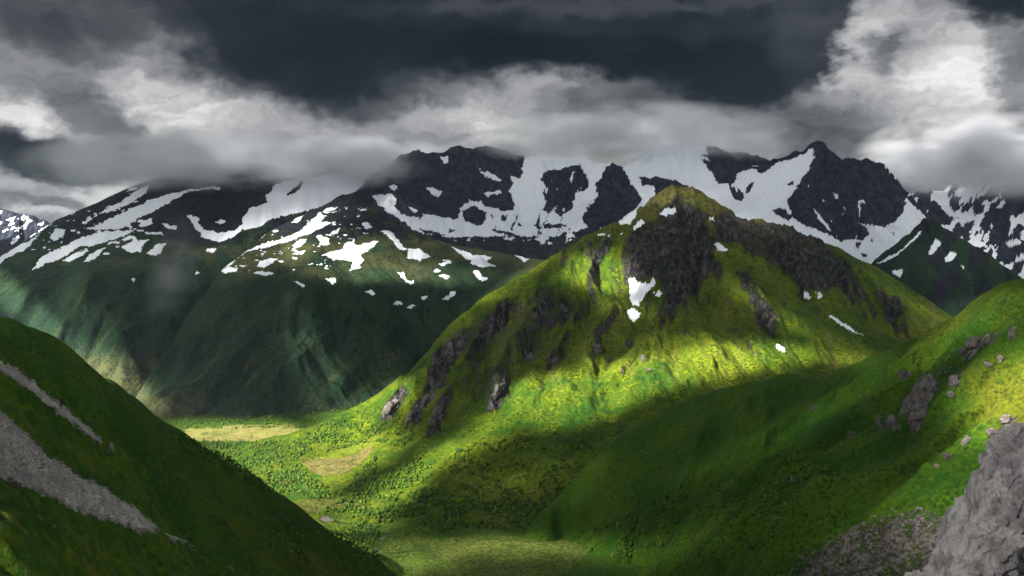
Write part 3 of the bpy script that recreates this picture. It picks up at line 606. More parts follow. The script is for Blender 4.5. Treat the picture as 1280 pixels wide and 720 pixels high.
def paint_C(A, px, py, x, y, z, steep):
    A['rock'][:] = 1.0
    bowl = [Z2((190, 250), (230, 240), (260, 235), (275, 262), (270, 285), (290, 310), (330, 325), (370, 330), (375, 310), (400, 315), (440, 325), (500, 330), (510, 290), (530, 275), (580, 268), (600, 285), (640, 290), (700, 300), (695, 260), (690, 230), (700, 205), (735, 180), (738, 130), (760, 60), (1400, 60), (1500, 400), (1000, 400), (900, 408), (870, 440), (830, 445), (800, 410), (700, 408), (560, 412), (500, 405), (450, 398), (360, 380), (320, 355), (250, 310), (215, 280))]
    stamp(A['snow'], px, py, bowl, 1.0, wob=2.5, seed=51)
    sm = [Z2((435, 105), (448, 108), (465, 98), (470, 128), (452, 132)), Z2((385, 215), (410, 218), (442, 235), (428, 253), (405, 240)), Z2((252, 212), (268, 205), (280, 215), (275, 230)), Z2((325, 288), (340, 285), (355, 302), (340, 312)),
          Z2((574, 148), (600, 160), (640, 170), (665, 192), (630, 188), (600, 175)), Z2((596, 240), (630, 235), (655, 224), (660, 240), (630, 250), (615, 256)), Z2((690, 172), (715, 178), (728, 190), (708, 205), (695, 190)), Z2((540, 260), (560, 268), (545, 280))]
    stamp(A['snow'], px, py, sm, 1.0, wob=1.5, seed=52)
    rk = [Z2((520, 300), (560, 285), (600, 305), (606, 330), (585, 355), (540, 345), (515, 320)), Z2((600, 255), (650, 240), (690, 235), (705, 270), (708, 298), (660, 300), (630, 285)),
          Z2((800, 185), (820, 160), (870, 150), (900, 140), (945, 130), (960, 160), (980, 200), (965, 225), (930, 235), (915, 270), (925, 295), (870, 322), (850, 300), (860, 285), (830, 310), (812, 300), (825, 265), (805, 245), (820, 215)),
          Z2((1065, 110), (1100, 150), (1140, 215), (1175, 262), (1100, 330), (1060, 360), (985, 372), (950, 330), (975, 290), (1005, 262), (1010, 240), (1000, 210), (1025, 170), (1045, 140)),
          Z2((915, 380), (990, 362), (1030, 370), (960, 408), (925, 412)), Z2((1160, 178), (1180, 178), (1240, 185), (1300, 190), (1400, 250), (1300, 240), (1210, 250), (1218, 215), (1190, 208), (1175, 215)),
          Z2((860, 400), (895, 380), (900, 405), (875, 430), (845, 425)), Z2((625, 370), (670, 375), (760, 400), (755, 405), (690, 392), (630, 380)), Z2((770, 345), (790, 355), (880, 352), (900, 358), (850, 368), (790, 364)), Z2((360, 365), (395, 372), (440, 388), (500, 395), (430, 392), (380, 382)),
          Z2((470, 365), (490, 372), (485, 380), (468, 376)), Z2((720, 345), (738, 350), (735, 362), (722, 360)),
          Z3((105, 115), (150, 130), (180, 175), (240, 262), (225, 258), (190, 225), (140, 160)), Z3((180, 160), (205, 158), (212, 180), (190, 180)), Z3((105, 100), (200, 105), (240, 130), (150, 125))]
    stamp(A['snow'], px, py, rk, 0.0, wob=2.5, seed=53)
    st = fbm(px / 3.5 + py / 14, py / 16, 3, 54)
    A['snow'][(st > 0.42) & (px > 605) & (px < 745) & (py > 268) & (py < 305)] *= 0.0
    A['snow'][(st > 0.5) & (px > 675) & (px < 742) & (py > 215) & (py < 290)] = 1.0
    A['snow'][(py > 296) & (fbm(px / 9, py / 4, 3, 55) < 0.2)] = 0.0
    A['rock'][py > 300] = 0.5
land('mountain', S_C, dict(amp=34, size=420, branch=0.9, rough=12, rsize=100, seed=84, oct=5, gain=0.52, soften=1, crag=18, csize=110), -0.28, 0.36, 5800, 9000, M_far, paint_C,
     'highest black rock mountain with a snow filled bowl below its summit', 'mountain')

F_crest = [(980, 260, 8800), (1060, 255, 8800), (1139, 248, 8800), (1165, 243, 8800), (1200, 240, 8800), (1235, 234, 8800), (1280, 235, 8800), (1350, 228, 8800), (1500, 240, 8800)]
S_F = Surf([[(1140, 290, 8200), (1200, 285, 8250), (1280, 290, 8200), (1450, 300, 8200)], [(1100, 360, 7400), (1280, 360, 7400), (1480, 370, 7400)]], F_crest, step=300, c=25)
def paint_F(A, px, py, x, y, z, steep):
    A['rock'][:] = 1.0
    n = fbm(px / 10 + py / 20, py / 16, 4, 63); A['snow'][(n > 0.16)] = 1
    sn = [Z3((938, 250), (960, 245), (1000, 250), (1010, 285), (1030, 320), (1010, 320), (980, 290)), Z3((1050, 350), (1080, 290), (1100, 282), (1085, 320), (1060, 360)), Z3((1060, 420), (1100, 400), (1140, 420), (1150, 430), (1110, 440)),
          Z3((1215, 415), (1250, 405), (1270, 420), (1230, 435)), Z3((1195, 515), (1220, 495), (1235, 495), (1215, 522)), Z3((1165, 420), (1185, 460), (1175, 500), (1165, 480))]
    stamp(A['snow'], px, py, sn, 1.0, wob=2, seed=64)
land('mountain', S_F, dict(amp=75, size=600, branch=1.0, rough=18, rsize=160, seed=95, oct=5, gain=0.52, crag=24, csize=110), 0.28, 0.78, 7300, 9600, M_far, paint_F,
     'distant grey mountain with broken snow at the right edge under the cloud', 'mountain')
G_crest = [(-260, 290, 9500), (-100, 272, 9500), (0, 262, 9500), (20, 266, 9500), (45, 274, 9500), (62, 282, 9500), (95, 305, 9500), (160, 340, 9500)]
S_G = Surf([[(-200, 350, 8700), (0, 350, 8700), (100, 360, 8700)]], G_crest, step=300, c=25)
def paint_G(A, px, py, x, y, z, steep):
    A['rock'][:] = 1.0; n = fbm(px / 9 + py / 12, py / 7, 4, 67); A['snow'][n > 0.26] = 1
land('mountain', S_G, dict(amp=60, size=600, branch=1.0, rough=18, rsize=160, seed=99, oct=4), -0.80, -0.38, 8600, 10300, M_far, paint_G,
     'small distant snow flecked mountain at the far left edge', 'mountain')

# ground to the horizon, well under everything else
hz = np.array([[-14000, -2000, FLOOR - 40], [14000, -2000, FLOOR - 40], [14000, 14000, FLOOR - 40], [-14000, 14000, FLOOR - 40]], float)
make_mesh('ground', hz, np.array([[0, 1, 2, 3]]), None, M_floor, label='low ground stretching away beyond the mountains', cat='ground', kind='structure')
print('land done', time.time() - T0, flush=True)

# ------------------------------------------------------------------ rocks
from mathutils import Vector, Matrix, noise as mn
def rock_material(name, ca, cb, cd_, scale, lichen=(0.22, 0.21, 0.15)):
    m, nt = new_mat(name); g = N(nt)
    pos = g.n('ShaderNodeNewGeometry').outputs['Position']
    n1 = g.noise(pos, 0.9 * scale, 8, 0.62, 0.4); n2 = g.noise(pos, 6.0 * scale, 6, 0.7); n3 = g.noise(g.scale(pos, (3 * scale, 3 * scale, 0.9 * scale)), 1.0, 5, 0.6)
    cr = g.voro(g.vmath('ADD', pos, g.scale(g.noise(pos, 1.5 * scale, 3, 0.5, out=1), (0.5 / scale,) * 3)), 1.3 * scale, 'DISTANCE_TO_EDGE')
    col = g.mix(g.mapr(n1, 0.35, 0.65), c4(*ca), c4(*cb)); col = g.mix(g.mapr(n3, 0.5, 0.7, 0, 0.6), col, c4(*cd_))
    col = g.mix(g.mapr(n2, 0.55, 0.72, 0, 0.55), col, c4(*lichen)); col = g.mix(g.mapr(cr, 0.0, 0.02, 0.12, 0.0), col, c4(*[v * 0.35 for v in cd_]))
    h = g.math('ADD', g.math('MULTIPLY', n1, 0.8 / scale), g.math('ADD', g.math('MULTIPLY', n2, 0.42 / scale), g.math('MULTIPLY', g.mapr(cr, 0, 0.06, 0, 1), 0.02 / scale)))
    bp = g.n('ShaderNodeBump'); bp.inputs['Strength'].default_value = 0.9; bp.inputs['Distance'].default_value = 1.0; g.link(h, bp.inputs['Height'])
    b = g.n('ShaderNodeBsdfPrincipled'); g.link(col, b.inputs['Base Color']); g.link(bp.outputs[0], b.inputs['Normal']); b.inputs['Roughness'].default_value = 0.9; b.inputs['Specular IOR Level'].default_value = 0.25
    g.link(b.outputs[0], g.n('ShaderNodeOutputMaterial').inputs['Surface'])
    return m
M_crag = rock_material('grey_crag', (0.20, 0.19, 0.195), (0.44, 0.42, 0.425), (0.05, 0.045, 0.045), 1.0, (0.22, 0.20, 0.13))
M_pale = rock_material('pale_outcrop', (0.10, 0.088, 0.082), (0.26, 0.225, 0.21), (0.05, 0.045, 0.04), 0.08, (0.12, 0.13, 0.05))
M_darkrock = rock_material('dark_outcrop', (0.07, 0.065, 0.06), (0.19, 0.17, 0.16), (0.03, 0.03, 0.03), 0.08, (0.06, 0.08, 0.03))

def rock_mesh(size, seed, sub=5, planes=16, rough=0.10, freq=2.2, cuts=(0.55, 0.9), joints=0.0):
    r = random.Random(seed)
    bm = bmesh.new(); bmesh.ops.create_icosphere(bm, subdivisions=sub, radius=1.0)
    pl = []
    for k in range(planes):
        n = Vector((r.gauss(0, 1), r.gauss(0, 1), r.gauss(0, 1))).normalized(); pl.append((n, r.uniform(*cuts)))
    off = Vector((r.uniform(0, 50), r.uniform(0, 50), r.uniform(0, 50)))
    for v in bm.verts:
        p = v.co.copy()
        for n, h in pl:
            e = p.dot(n) - h
            if e > 0: p -= n * e * 0.92
        q = (Vector((p.x * size[0], p.y * size[1], p.z * size[2])) * (freq * 1.35 / (size[0] * size[1] * size[2]) ** (1 / 3)) if joints else p * freq) + off
        dsp = mn.fractal(q, 0.9, 2.1, 5) * rough + (1 - abs(mn.noise(q * 1.7)) * 2) * rough * 0.55 - max(0, 0.12 - abs(mn.noise(q * 0.9 + Vector((9, 3, 1))))) * rough * 5
        if joints:
            w_ = Vector((q.x * 1.0, q.y, q.z * 1.0)) + mn.noise_vector(q * 0.8) * 0.35
            e1 = abs((w_.x * 0.85 + w_.z * 0.5) * 0.9 % 1.0 - 0.5); e2 = abs((w_.z * 0.8 - w_.x * 0.4 + w_.y * .3) * 0.7 % 1.0 - 0.5)
            dsp -= joints * (max(0, 1 - e1 / 0.07) + 0.7 * max(0, 1 - e2 / 0.06)) * (0.4 + mn.noise(q * 0.6))
        p += p.normalized() * dsp
        v.co = Vector((p.x * size[0], p.y * size[1], p.z * size[2]))
    me = bpy.data.meshes.new('rock'); bm.to_mesh(me); bm.free()
    me.polygons.foreach_set('use_smooth', np.ones(len(me.polygons), bool))
    return me
def put_rock(name, label, cat, me, mat, loc, rot, group=None):
    me.materials.append(mat); o = bpy.data.objects.new(name, me); COL.objects.link(o)
    o.location = loc; o.rotation_euler = rot; o['label'] = label; o['category'] = cat
    if group: o['group'] = group
    return o
def hit(px, py, only=None):
    best = None
    for k, L in LAND.items():
        if 'ledge' in k: continue
        if only and only not in k: continue
        dd = (L['px'] - px) ** 2 + (L['py'] - py) ** 2 + np.where(L['vis'], 0, 400)
        i = dd.argmin()
        if best is None or dd.ravel()[i] < best[0] - 0.5: best = (dd.ravel()[i], L['x'].ravel()[i], L['y'].ravel()[i], L['z'].ravel()[i])
    return best[1:]

# near crag in the lower right corner: a leaning slab and the blocks beside it, 30 m away
def crag(name, label, px, py, d, w, h, depth, tilt, seed, sub=6, rough=0.11, freq=2.2, mat=None):
    x, y, z = P(px, py, d); k = d / F
    me = rock_mesh((w * k, depth, h * k), seed, sub=sub, rough=rough, freq=freq, planes=14, cuts=(0.72, 0.96), joints=0.06)
    return put_rock(name, label, 'rock', me, mat or M_crag, (x, y, z), (radians(8), radians(tilt), radians(10)), 'grey rocks of the near crag')
crag('boulder', 'tall leaning grey slab of rock in the bottom right corner', 1221, 694, 30, 34, 152, 1.7, 25, 5, sub=7, rough=.13)
crag('boulder', 'rough grey block at the right edge, above the dark cleft', 1286, 590, 31.0, 50, 56, 1.8, 18, 12)
crag('boulder', 'knobbly grey block under the dark cleft beside the right edge', 1284, 672, 32.0, 34, 32, 1.2, -10, 19, rough=.16)
crag('boulder', 'low broken grey rock at the foot of the dark cleft', 1268, 728, 31.5, 40, 30, 1.2, 20, 27, rough=.16)
crag('boulder', 'small dark stone against the left foot of the leaning slab', 1150, 742, 30.5, 26, 26, 0.8, 0, 33, rough=.14)

OUT = [ # px, py, half width, half height, tilt, label, material
    (1158, 500, 17, 37, 26, 'largest pale rock face, a tall leaning rib on the right spur', 0),
    (1150, 528, 12, 17, 10, 'pale block at the lower end of the tall leaning rib', 0),
    (1117, 531, 6, 12, 4, 'upright pale rock, second from the left below the tall rib', 0),
    (1101, 532, 4, 11, 0, 'narrow upright pale rock left of the second upright rock', 0),
    (1124, 536, 3, 5, 0, 'tiny pale stone tucked between the upright rock and the rib', 0),
    (1066, 545, 6, 9, 10, 'dim dark grey rock low in the shaded hollow of the spur', 1),
    (1192, 494, 7, 6, 20, 'bright pale rock just right of the tall leaning rib', 0),
    (1195, 478, 6, 13, 12, 'brown weathered rock above the bright pale rock', 1),
    (1221, 430, 12, 9, 30, 'dark grey crag high on the right spur', 1),
    (1205, 440, 7, 6, 20, 'small dark rock left below the high dark crag', 1),
    (1238, 458, 7, 5, 35, 'pale rock on the grassy rib below the high crag', 0),
    (1253, 447, 5, 8, 35, 'pale rock uphill of the one on the grassy rib', 0),
    (1268, 418, 5, 11, 25, 'slim grey rock near the right edge high on the spur', 1),
    (1262, 528, 10, 8, 40, 'pinkish pale rock in the sunlit yellow grass by the crag', 0),
    (1247, 545, 13, 5, 35, 'long low pinkish rock below the one in sunlit grass', 0),
    (1210, 553, 5, 7, 25, 'grey rock at the dark edge of the sunlit grass', 0),
    (1188, 571, 8, 5, 35, 'flat pale rock in the shaded gully above the scree', 0),
    (1172, 583, 5, 3, 35, 'small flat rock downhill of the one in the gully', 0),
    (989, 600, 4, 7, 10, 'lone pale rock low on the green spur', 0),
    (1019, 511, 6, 4, 30, 'dark rock alone on the upper edge of the spur', 1),
    (1133, 470, 9, 8, 30, 'dark weathered rock at the top of the tall rib', 1),
    (17, 608, 6, 4, 10, 'white boulder on the grass below the big scree run', 0),
    (10, 600, 4, 3, 0, 'smaller white boulder above its larger neighbour on the left', 0),
    (67, 659, 2.4, 2, 0, 'small white stone on the left grass slope', 0),
    (85, 666, 2.0, 2, 0, 'smallest white stone, right of its neighbour on the left slope', 0),
    (489, 513, 12, 20, 32, 'sunlit pale cliff at the left foot of the central mountain', 0),
    (511, 531, 6, 12, 18, 'blue grey cliff foot right of the sunlit pale cliff', 1),
    (545, 525, 8, 17, 15, 'grey cliff foot in the middle of the three dark ribs', 1),
    (620, 498, 6, 18, 14, 'grey cliff foot under the broadest dark rib', 1),
    (664, 452, 6, 11, 20, 'small dark crag right of the broadest rib', 1),
    (695, 455, 6, 8, 20, 'rounder dark crag farther right at the bright grass', 1),
    (744, 437, 9, 11, 25, 'dark crag above the brightest grass patch', 1),
    (786, 428, 6, 7, 10, 'small dark crag right of the one above the bright patch', 1),
    (804, 449, 5, 5, 10, 'brown knob of rock on the bright grass', 1),
    (812, 464, 4, 3, 10, 'little brown stone below the knob on the bright grass', 1),
]
for i, (px, py, hw, hh, tilt, lab, mt) in enumerate(OUT):
    x, y, z = hit(px, py); k = y / F
    s = (hw * k, max(hw, hh) * k * 0.8, hh * k)
    me = rock_mesh(s, 100 + i, sub=5 if hw * hh > 40 else 4, rough=0.30, freq=1.7, planes=14)
    put_rock('rock_outcrop', lab, 'rock', me, M_darkrock if mt else M_pale, (x, y + s[1] * 0.55, z - s[2] * 0.15), (radians(-12), radians(tilt), random.uniform(-.4, .4)), 'rocks breaking through the grass')
print('rocks', time.time() - T0, flush=True)

# ------------------------------------------------------------------ birch scrub in the valley: too many to count
def scatter(poly, n, only, cond=None):
    out = []
    for k, L in LAND.items():
        if only not in k: continue
        v = L['vis'] & inpoly(L['px'], L['py'], poly) & (L['A']['rock'] < 0.3) & (L['A']['scree'] < 0.3)
        ii = np.nonzero(v)
        if len(ii[0]) == 0: continue
        wgt = (1.0 / (1e-3 + np.abs(np.gradient(L['py'], axis=0)) + 0.05))[ii] * 0 + 1
        cl = fbm(L['x'][ii] / 55, L['y'][ii] / 55, 3, 44)
        keep = np.nonzero(cl > rng.uniform(-0.25, 0.25, len(cl)))[0]
        if not len(keep): continue
        ch = rng.choice(keep, min(n, len(keep)), replace=False)
        out.append(np.stack([L['x'][ii][ch], L['y'][ii][ch], L['z'][ii][ch]], 1))
    return np.concatenate(out) if out else np.zeros((0, 3))
pts = np.concatenate([
    scatter([(215, 546), (260, 552), (330, 553), (385, 548), (400, 556), (372, 572), (385, 598), (410, 606), (440, 596), (470, 570), (470, 612), (410, 624), (360, 622), (300, 600), (240, 566)], 4200, ''),
    scatter([(380, 540), (440, 515), (490, 505), (520, 545), (500, 560), (470, 552), (430, 560), (395, 570)], 1800, ''),
    scatter([(400, 640), (470, 600), (520, 570), (560, 600), (520, 640), (470, 662), (420, 660)], 1800, ''),
    scatter([(470, 640), (560, 560), (700, 540), (820, 560), (820, 640), (740, 672), (560, 668)], 3000, 'bright'),
    scatter([(330, 640), (380, 655), (475, 664), (470, 715), (400, 715), (340, 690)], 1100, ''),
    scatter([(700, 675), (760, 655), (860, 600), (1000, 560), (1060, 600), (960, 680), (860, 720), (740, 720)], 1700, 'spur'),
    scatter([(200, 520), (260, 525), (400, 515), (470, 500), (380, 535), (230, 537)], 900, ''),
    scatter([(480, 676), (560, 674), (730, 678), (720, 716), (480, 716)], 260, 'valley_floor'),
])
crowns = []
for k in range(6):
    bm = bmesh.new(); bmesh.ops.create_icosphere(bm, subdivisions=2 if k < 0 else 1, radius=1.0)
    r = random.Random(50 + k)
    for v in bm.verts: v.co = v.co * r.uniform(0.72, 1.25); v.co.z = v.co.z * 1.05 + 0.5
    bm.verts.ensure_lookup_table()
    crowns.append((np.array([v.co[:] for v in bm.verts]), np.array([[v.index for v in f.verts] for f in bm.faces])))
    bm.free()
VV, FF, base_i, TT = [], [], 0, []
kind = rng.integers(0, 6, len(pts))
for k in range(6):
    p = pts[kind == k]; cv, cf = crowns[k]; n = len(p)
    if not n: continue
    a = rng.uniform(0, 6.28, n); s = (0.45 + 1.9 * rng.random(n) ** 2.6) * np.where(p[:, 1] < 1800, 1.2, 2.3)
    ca, sa = np.cos(a), np.sin(a)
    X = (cv[None, :, 0] * ca[:, None] - cv[None, :, 1] * sa[:, None]) * s[:, None] + p[:, 0:1]
    Y = (cv[None, :, 0] * sa[:, None] + cv[None, :, 1] * ca[:, None]) * s[:, None] + p[:, 1:2]
    Zz = cv[None, :, 2] * (s * rng.uniform(0.9, 1.4, n))[:, None] + p[:, 2:3]
    TT.append(np.repeat(rng.random(n), len(cv)))
    VV.append(np.stack([X, Y, Zz], -1).reshape(-1, 3)); FF.append((cf[None] + (np.arange(n) * len(cv))[:, None, None]).reshape(-1, 3) + base_i); base_i += n * len(cv)
m, nt = new_mat('birch_leaves'); g = N(nt)
pos = g.n('ShaderNodeNewGeometry').outputs['Position']
n1 = g.noise(pos, 0.05, 3, 0.6); n2 = g.noise(pos, 0.9, 3, 0.6)
col = g.mix(g.mapr(n1, 0.35, 0.65), c4(0.022, 0.062, 0.007), c4(0.072, 0.125, 0.009)); col = g.mix(1.0, col, g.mapr(n2, 0.3, 0.7, 0.6, 1.3), 'MULTIPLY'); tint = g.n('ShaderNodeAttribute', attribute_name='tint').outputs['Fac']; col = g.mix(1.0, col, g.ramp(tint, [(0.0, (0.35, 0.45, 0.5)), (0.45, (0.85, 0.9, 0.9)), (0.8, (1.3, 1.2, 1.0)), (1.0, (1.8, 1.45, 1.0))]), 'MULTIPLY')
b = g.n('ShaderNodeBsdfPrincipled'); g.link(col, b.inputs['Base Color']); b.inputs['Roughness'].default_value = 0.8; b.inputs['Specular IOR Level'].default_value = 0.15
g.link(b.outputs[0], g.n('ShaderNodeOutputMaterial').inputs['Surface'])
make_mesh('woodland', np.concatenate(VV), np.concatenate(FF), {'tint': np.concatenate(TT)}, m, smooth=False, label='dense green birch scrub spreading over the valley bottom and lower slopes', cat='woodland', kind='stuff')
print('trees', len(pts), time.time() - T0, flush=True)

# loose stones of the scree runs: too many to count
M_scree = rock_material('scree_stone', (0.30, 0.272, 0.255), (0.52, 0.475, 0.45), (0.14, 0.125, 0.115), 0.12, (0.26, 0.25, 0.19))
def stones(only, key, lo, n, smin, smax, label, box=None, mat=None):
    L = [L for k, L in LAND.items() if only in k][0]
    w_ = L['vis'] & (L['A'][key] > lo)
    if box is not None: w_ &= inpoly(L['px'], L['py'], box)
    ii = np.nonzero(w_); ch = rng.choice(len(ii[0]), min(n, len(ii[0])), replace=False)
    p = np.stack([L['x'][ii][ch], L['y'][ii][ch], L['z'][ii][ch]], 1); n = len(p)
    V, Fc, b0 = [], [], 0
    for k in range(4):
        bm = bmesh.new(); bmesh.ops.create_icosphere(bm, subdivisions=1, radius=1.0); r = random.Random(300 + k)
        for v in bm.verts: v.co = Vector((v.co.x * r.uniform(.7, 1.3), v.co.y * r.uniform(.7, 1.3), v.co.z * r.uniform(.45, .85)))
        cv = np.array([v.co[:] for v in bm.verts]); cf = np.array([[v.index for v in f.verts] for f in bm.faces]); bm.free()
        q = p[k::4]; m_ = len(q); a = rng.uniform(0, 6.28, m_); sz = smin + (smax - smin) * rng.random(m_) ** 4
        sz = sz[:, None]; ca, sa = np.cos(a)[:, None], np.sin(a)[:, None]
        V.append(np.stack([(cv[None, :, 0] * ca - cv[None, :, 1] * sa) * sz + q[:, 0:1], (cv[None, :, 0] * sa + cv[None, :, 1] * ca) * sz + q[:, 1:2], cv[None, :, 2] * sz + q[:, 2:3] - 0.1 * sz], -1).reshape(-1, 3))
        Fc.append((cf[None] + (np.arange(m_) * len(cv))[:, None, None]).reshape(-1, 3) + b0); b0 += m_ * len(cv)
    make_mesh('scree', np.concatenate(V), np.concatenate(Fc), None, mat or M_scree, smooth=False, label=label, cat='scree', kind='stuff')
stones('two pale scree', 'scree', 0.34, 9000, 0.2, 1.25, 'loose grey stones strewn down the runs of the left hillside')
stones('green spur', 'rock', 0.10, 3500, 0.4, 3.0, 'grey rubble scattered over the grass beside the near crag', Z6((200, 740), (380, 620), (520, 560), (620, 560), (700, 600), (650, 740)), M_pale)

# ------------------------------------------------------------------ cloud lying on the summits, and a thin drift of mist
def cloud_mat(name, dens, nscale, cover, colr=(0.93, 0.94, 0.96), soft=1.3):
    m, nt = new_mat(name); g = N(nt)
    oc = g.n('ShaderNodeTexCoord').outputs['Object']; pos = g.n('ShaderNodeNewGeometry').outputs['Position']
    r = g.vmath('LENGTH', oc)
    nz = g.noise(g.scale(pos, (nscale, nscale, nscale * 2.2)), 1.0, 4, 0.6)
    fall = g.math('POWER', g.math('SUBTRACT', 1.0, r, clamp=True), soft)
    v = g.math('MULTIPLY', g.math('MULTIPLY', fall, g.mapr(nz, 0.5 - cover, 0.5 + cover, 0.05, 1.0)), dens)
    pv = g.n('ShaderNodeVolumePrincipled'); pv.inputs['Color'].default_value = c4(*colr); g.link(v, pv.inputs['Density']); pv.inputs['Anisotropy'].default_value = 0.2
    g.link(pv.outputs[0], g.n('ShaderNodeOutputMaterial').inputs['Volume'])
    m.cycles.volume_step_rate = 1.0
    return m
CM = cloud_mat('summit_cloud', 0.020, 0.0022, 0.14, (0.93, 0.94, 0.98)); MM = cloud_mat('thin_mist', 0.0022, 0.003, 0.15)
def puff(label, px, py, d, rx, ry, depth, mat, tilt=0):
    bm = bmesh.new(); bmesh.ops.create_icosphere(bm, subdivisions=3, radius=1.0)
    me = bpy.data.meshes.new('cloud'); bm.to_mesh(me); bm.free(); me.materials.append(mat)
    o = bpy.data.objects.new('cloud', me); COL.objects.link(o); k = d / F
    o.location = P(px, py, d); o.scale = (rx * k, depth, ry * k); o.rotation_euler = (0, radians(tilt), 0)
    o['label'] = label; o['category'] = 'cloud'; o['kind'] = 'stuff'
puff('long grey cloud hiding the crest of the left mountain', 250, 204, 7000, 235, 44, 800, CM)
puff('small cloud bank over the top of the long snow tongue', 410, 206, 7150, 140, 36, 450, CM)
puff('grey cloud standing behind the left shoulder of the highest mountain', 440, 205, 8300, 150, 40, 500, CM)
puff('pale cloud drifting over the snow ridge in the middle', 800, 172, 8000, 210, 48, 700, CM)
puff('small wisp of cloud touching the highest rock summit', 655, 186, 7750, 70, 26, 350, CM)
puff('dark grey cloud draped over the far right mountain', 1230, 198, 8400, 170, 60, 700, CM)
puff('thin mist drifting down the gully of the left massif', 215, 350, 5300, 34, 95, 260, MM, 12)
bm = bmesh.new(); bmesh.ops.create_cube(bm, size=1.0)
me = bpy.data.meshes.new('haze'); bm.to_mesh(me); bm.free()
o = bpy.data.objects.new('haze', me); COL.objects.link(o)
o.scale = (28400, 16400, 1250 - (FLOOR - 41)); o.location = (0, 6000, (1250 + FLOOR - 41) / 2)
o['kind'] = 'stuff'; o['label'] = 'thin blue air between the lookout and the far mountains'; o['category'] = 'haze'
m, nt = new_mat('air'); g = N(nt); pv = g.n('ShaderNodeVolumePrincipled'); pv.inputs['Color'].default_value = c4(0.62, 0.78, 1.0); pv.inputs['Density'].default_value = HAZE
g.link(pv.outputs[0], g.n('ShaderNodeOutputMaterial').inputs['Volume']); me.materials.append(m)
print('lower', time.time() - T0, flush=True)
# ------------------------------------------------------------------ sun and the broken cloud deck above that dapples the valley
SUN = np.array([-0.62, -0.46, 0.0]); SUN[:2] /= np.linalg.norm(SUN[:2]); EL = radians(38)
SUN = np.array([SUN[0] * math.cos(EL), SUN[1] * math.cos(EL), math.sin(EL)])
DECK = 2500.0; HAZE = 0.45e-5

LIT = [  # where sunlight comes through: (cx, cy, rx, ry, angle deg, amount, softness)
    (145, 455, 50, 16, 35, 1.0, .6), (172, 490, 40, 16, 30, 1.0, .6), (215, 478, 50, 12, -25, .35, .8),
    (300, 542, 110, 12, 0, 0.95, .5), (360, 570, 130, 28, -8, 0.85, .6), (420, 580, 70, 26, -25, 0.95, .6), (440, 525, 75, 20, -28, .95, .5), (330, 600, 80, 18, 12, .55, .7),
    (500, 490, 14, 18, -50, .8, .6), (400, 632, 60, 14, 0, .55, .7), (440, 655, 50, 12, 0, .7, .6),
    (490, 616, 55, 16, -35, 0.9, .5), (540, 578, 50, 13, -38, 0.85, .6), (600, 550, 50, 12, -30, .5, .6), (640, 518, 50, 14, -15, .5, .6), (680, 490, 60, 18, -12, 1.0, .4), (745, 498, 85, 24, -18, .9, .45),
    (800, 470, 85, 24, -10, 1.0, .35), (865, 456, 85, 20, -6, 1.0, .35), (930, 446, 80, 15, -4, .75, .45), (1020, 445, 80, 9, 5, .3, .6), (860, 428, 70, 8, 0, .2, .6),
    (752, 342, 40, 22, 10, 1.0, .5), (735, 330, 40, 10, -30, .35, .6), (780, 385, 40, 10, 10, .2, .5), (640, 352, 60, 6, -32, .3, .5), (570, 410, 40, 6, -50, .22, .5), (840, 245, 60, 10, 0, .22, .6), (930, 275, 60, 8, 15, .18, .6),
    (700, 305, 45, 6, -30, .3, .6), (955, 385, 60, 6, 35, .22, .5), (1000, 405, 90, 14, 30, .16, .7), (1130, 372, 50, 6, 35, .18, .7),
    (640, 400, 50, 12, -60, .08, .6), (540, 460, 50, 8, -45, .12, .6), (515, 510, 36, 8, -35, .2, .7),
    (1262, 498, 72, 40, -42, 1.0, .35), (1276, 440, 22, 12, -35, .3, .6), (1262, 376, 60, 10, -5, .25, .7), (1190, 425, 50, 10, -38, .35, .7), (1050, 500, 120, 12, -32, .12, .8), (1240, 540, 30, 16, -45, .8, .5),
    (1180, 600, 120, 20, -32, .12, .8), (1230, 400, 60, 20, 0, .25, .8), (930, 560, 100, 10, -25, .08, .8), (1130, 650, 90, 40, -20, .08, .8), (1210, 660, 60, 80, 0, .3, .7),
    (600, 695, 150, 16, 0, .35, .6), (500, 716, 50, 8, 0, .9, .5), (700, 690, 90, 12, 0, .3, .7), (820, 690, 100, 16, -20, .10, .8), (720, 615, 50, 10, -50, .10, .8), (650, 600, 60, 10, -20, .10, .8),
    (40, 700, 170, 44, 30, .75, .8), (150, 600, 160, 40, 40, .14, .8), (60, 565, 120, 46, 38, .5, .7), (250, 670, 140, 30, 36, .24, .8), (400, 690, 60, 12, 10, .12, .8),
    (330, 300, 100, 30, -20, .42, .7), (430, 320, 80, 26, 0, .40, .7), (520, 340, 80, 14, 5, .50, .7), (470, 345, 60, 8, 0, .5, .7), (600, 310, 90, 14, 5, .12, .8), (110, 320, 100, 22, -5, .12, .8), (230, 420, 60, 10, -50, .04, .8),
    (700, 270, 160, 40, 0, .03, .9), (960, 240, 90, 40, 0, .03, .9), (1200, 320, 60, 30, 0, .06, .9),
]
def lit_map(px, py):
    L = np.full(px.shape, 0.015, f32)
    wx = px + 7 * fbm(px / 35, py / 22, 3, 71); wy = py + 5 * fbm(px / 35, py / 22, 3, 72)
    for cx, cy, rx, ry, an, v, so in LIT:
        a = radians(an); c, s = math.cos(a), math.sin(a)
        X = (wx - cx) * c + (wy - cy) * s; Y = -(wx - cx) * s + (wy - cy) * c
        r = np.sqrt((X / rx) ** 2 + (Y / ry) ** 2)
        so = so * 0.8; t = np.clip((1 + so - r) / (2 * so), 0, 1)
        L = L + (t * t * (3 - 2 * t)) * v * (1 - L)
    return np.clip(L, 0, 1)

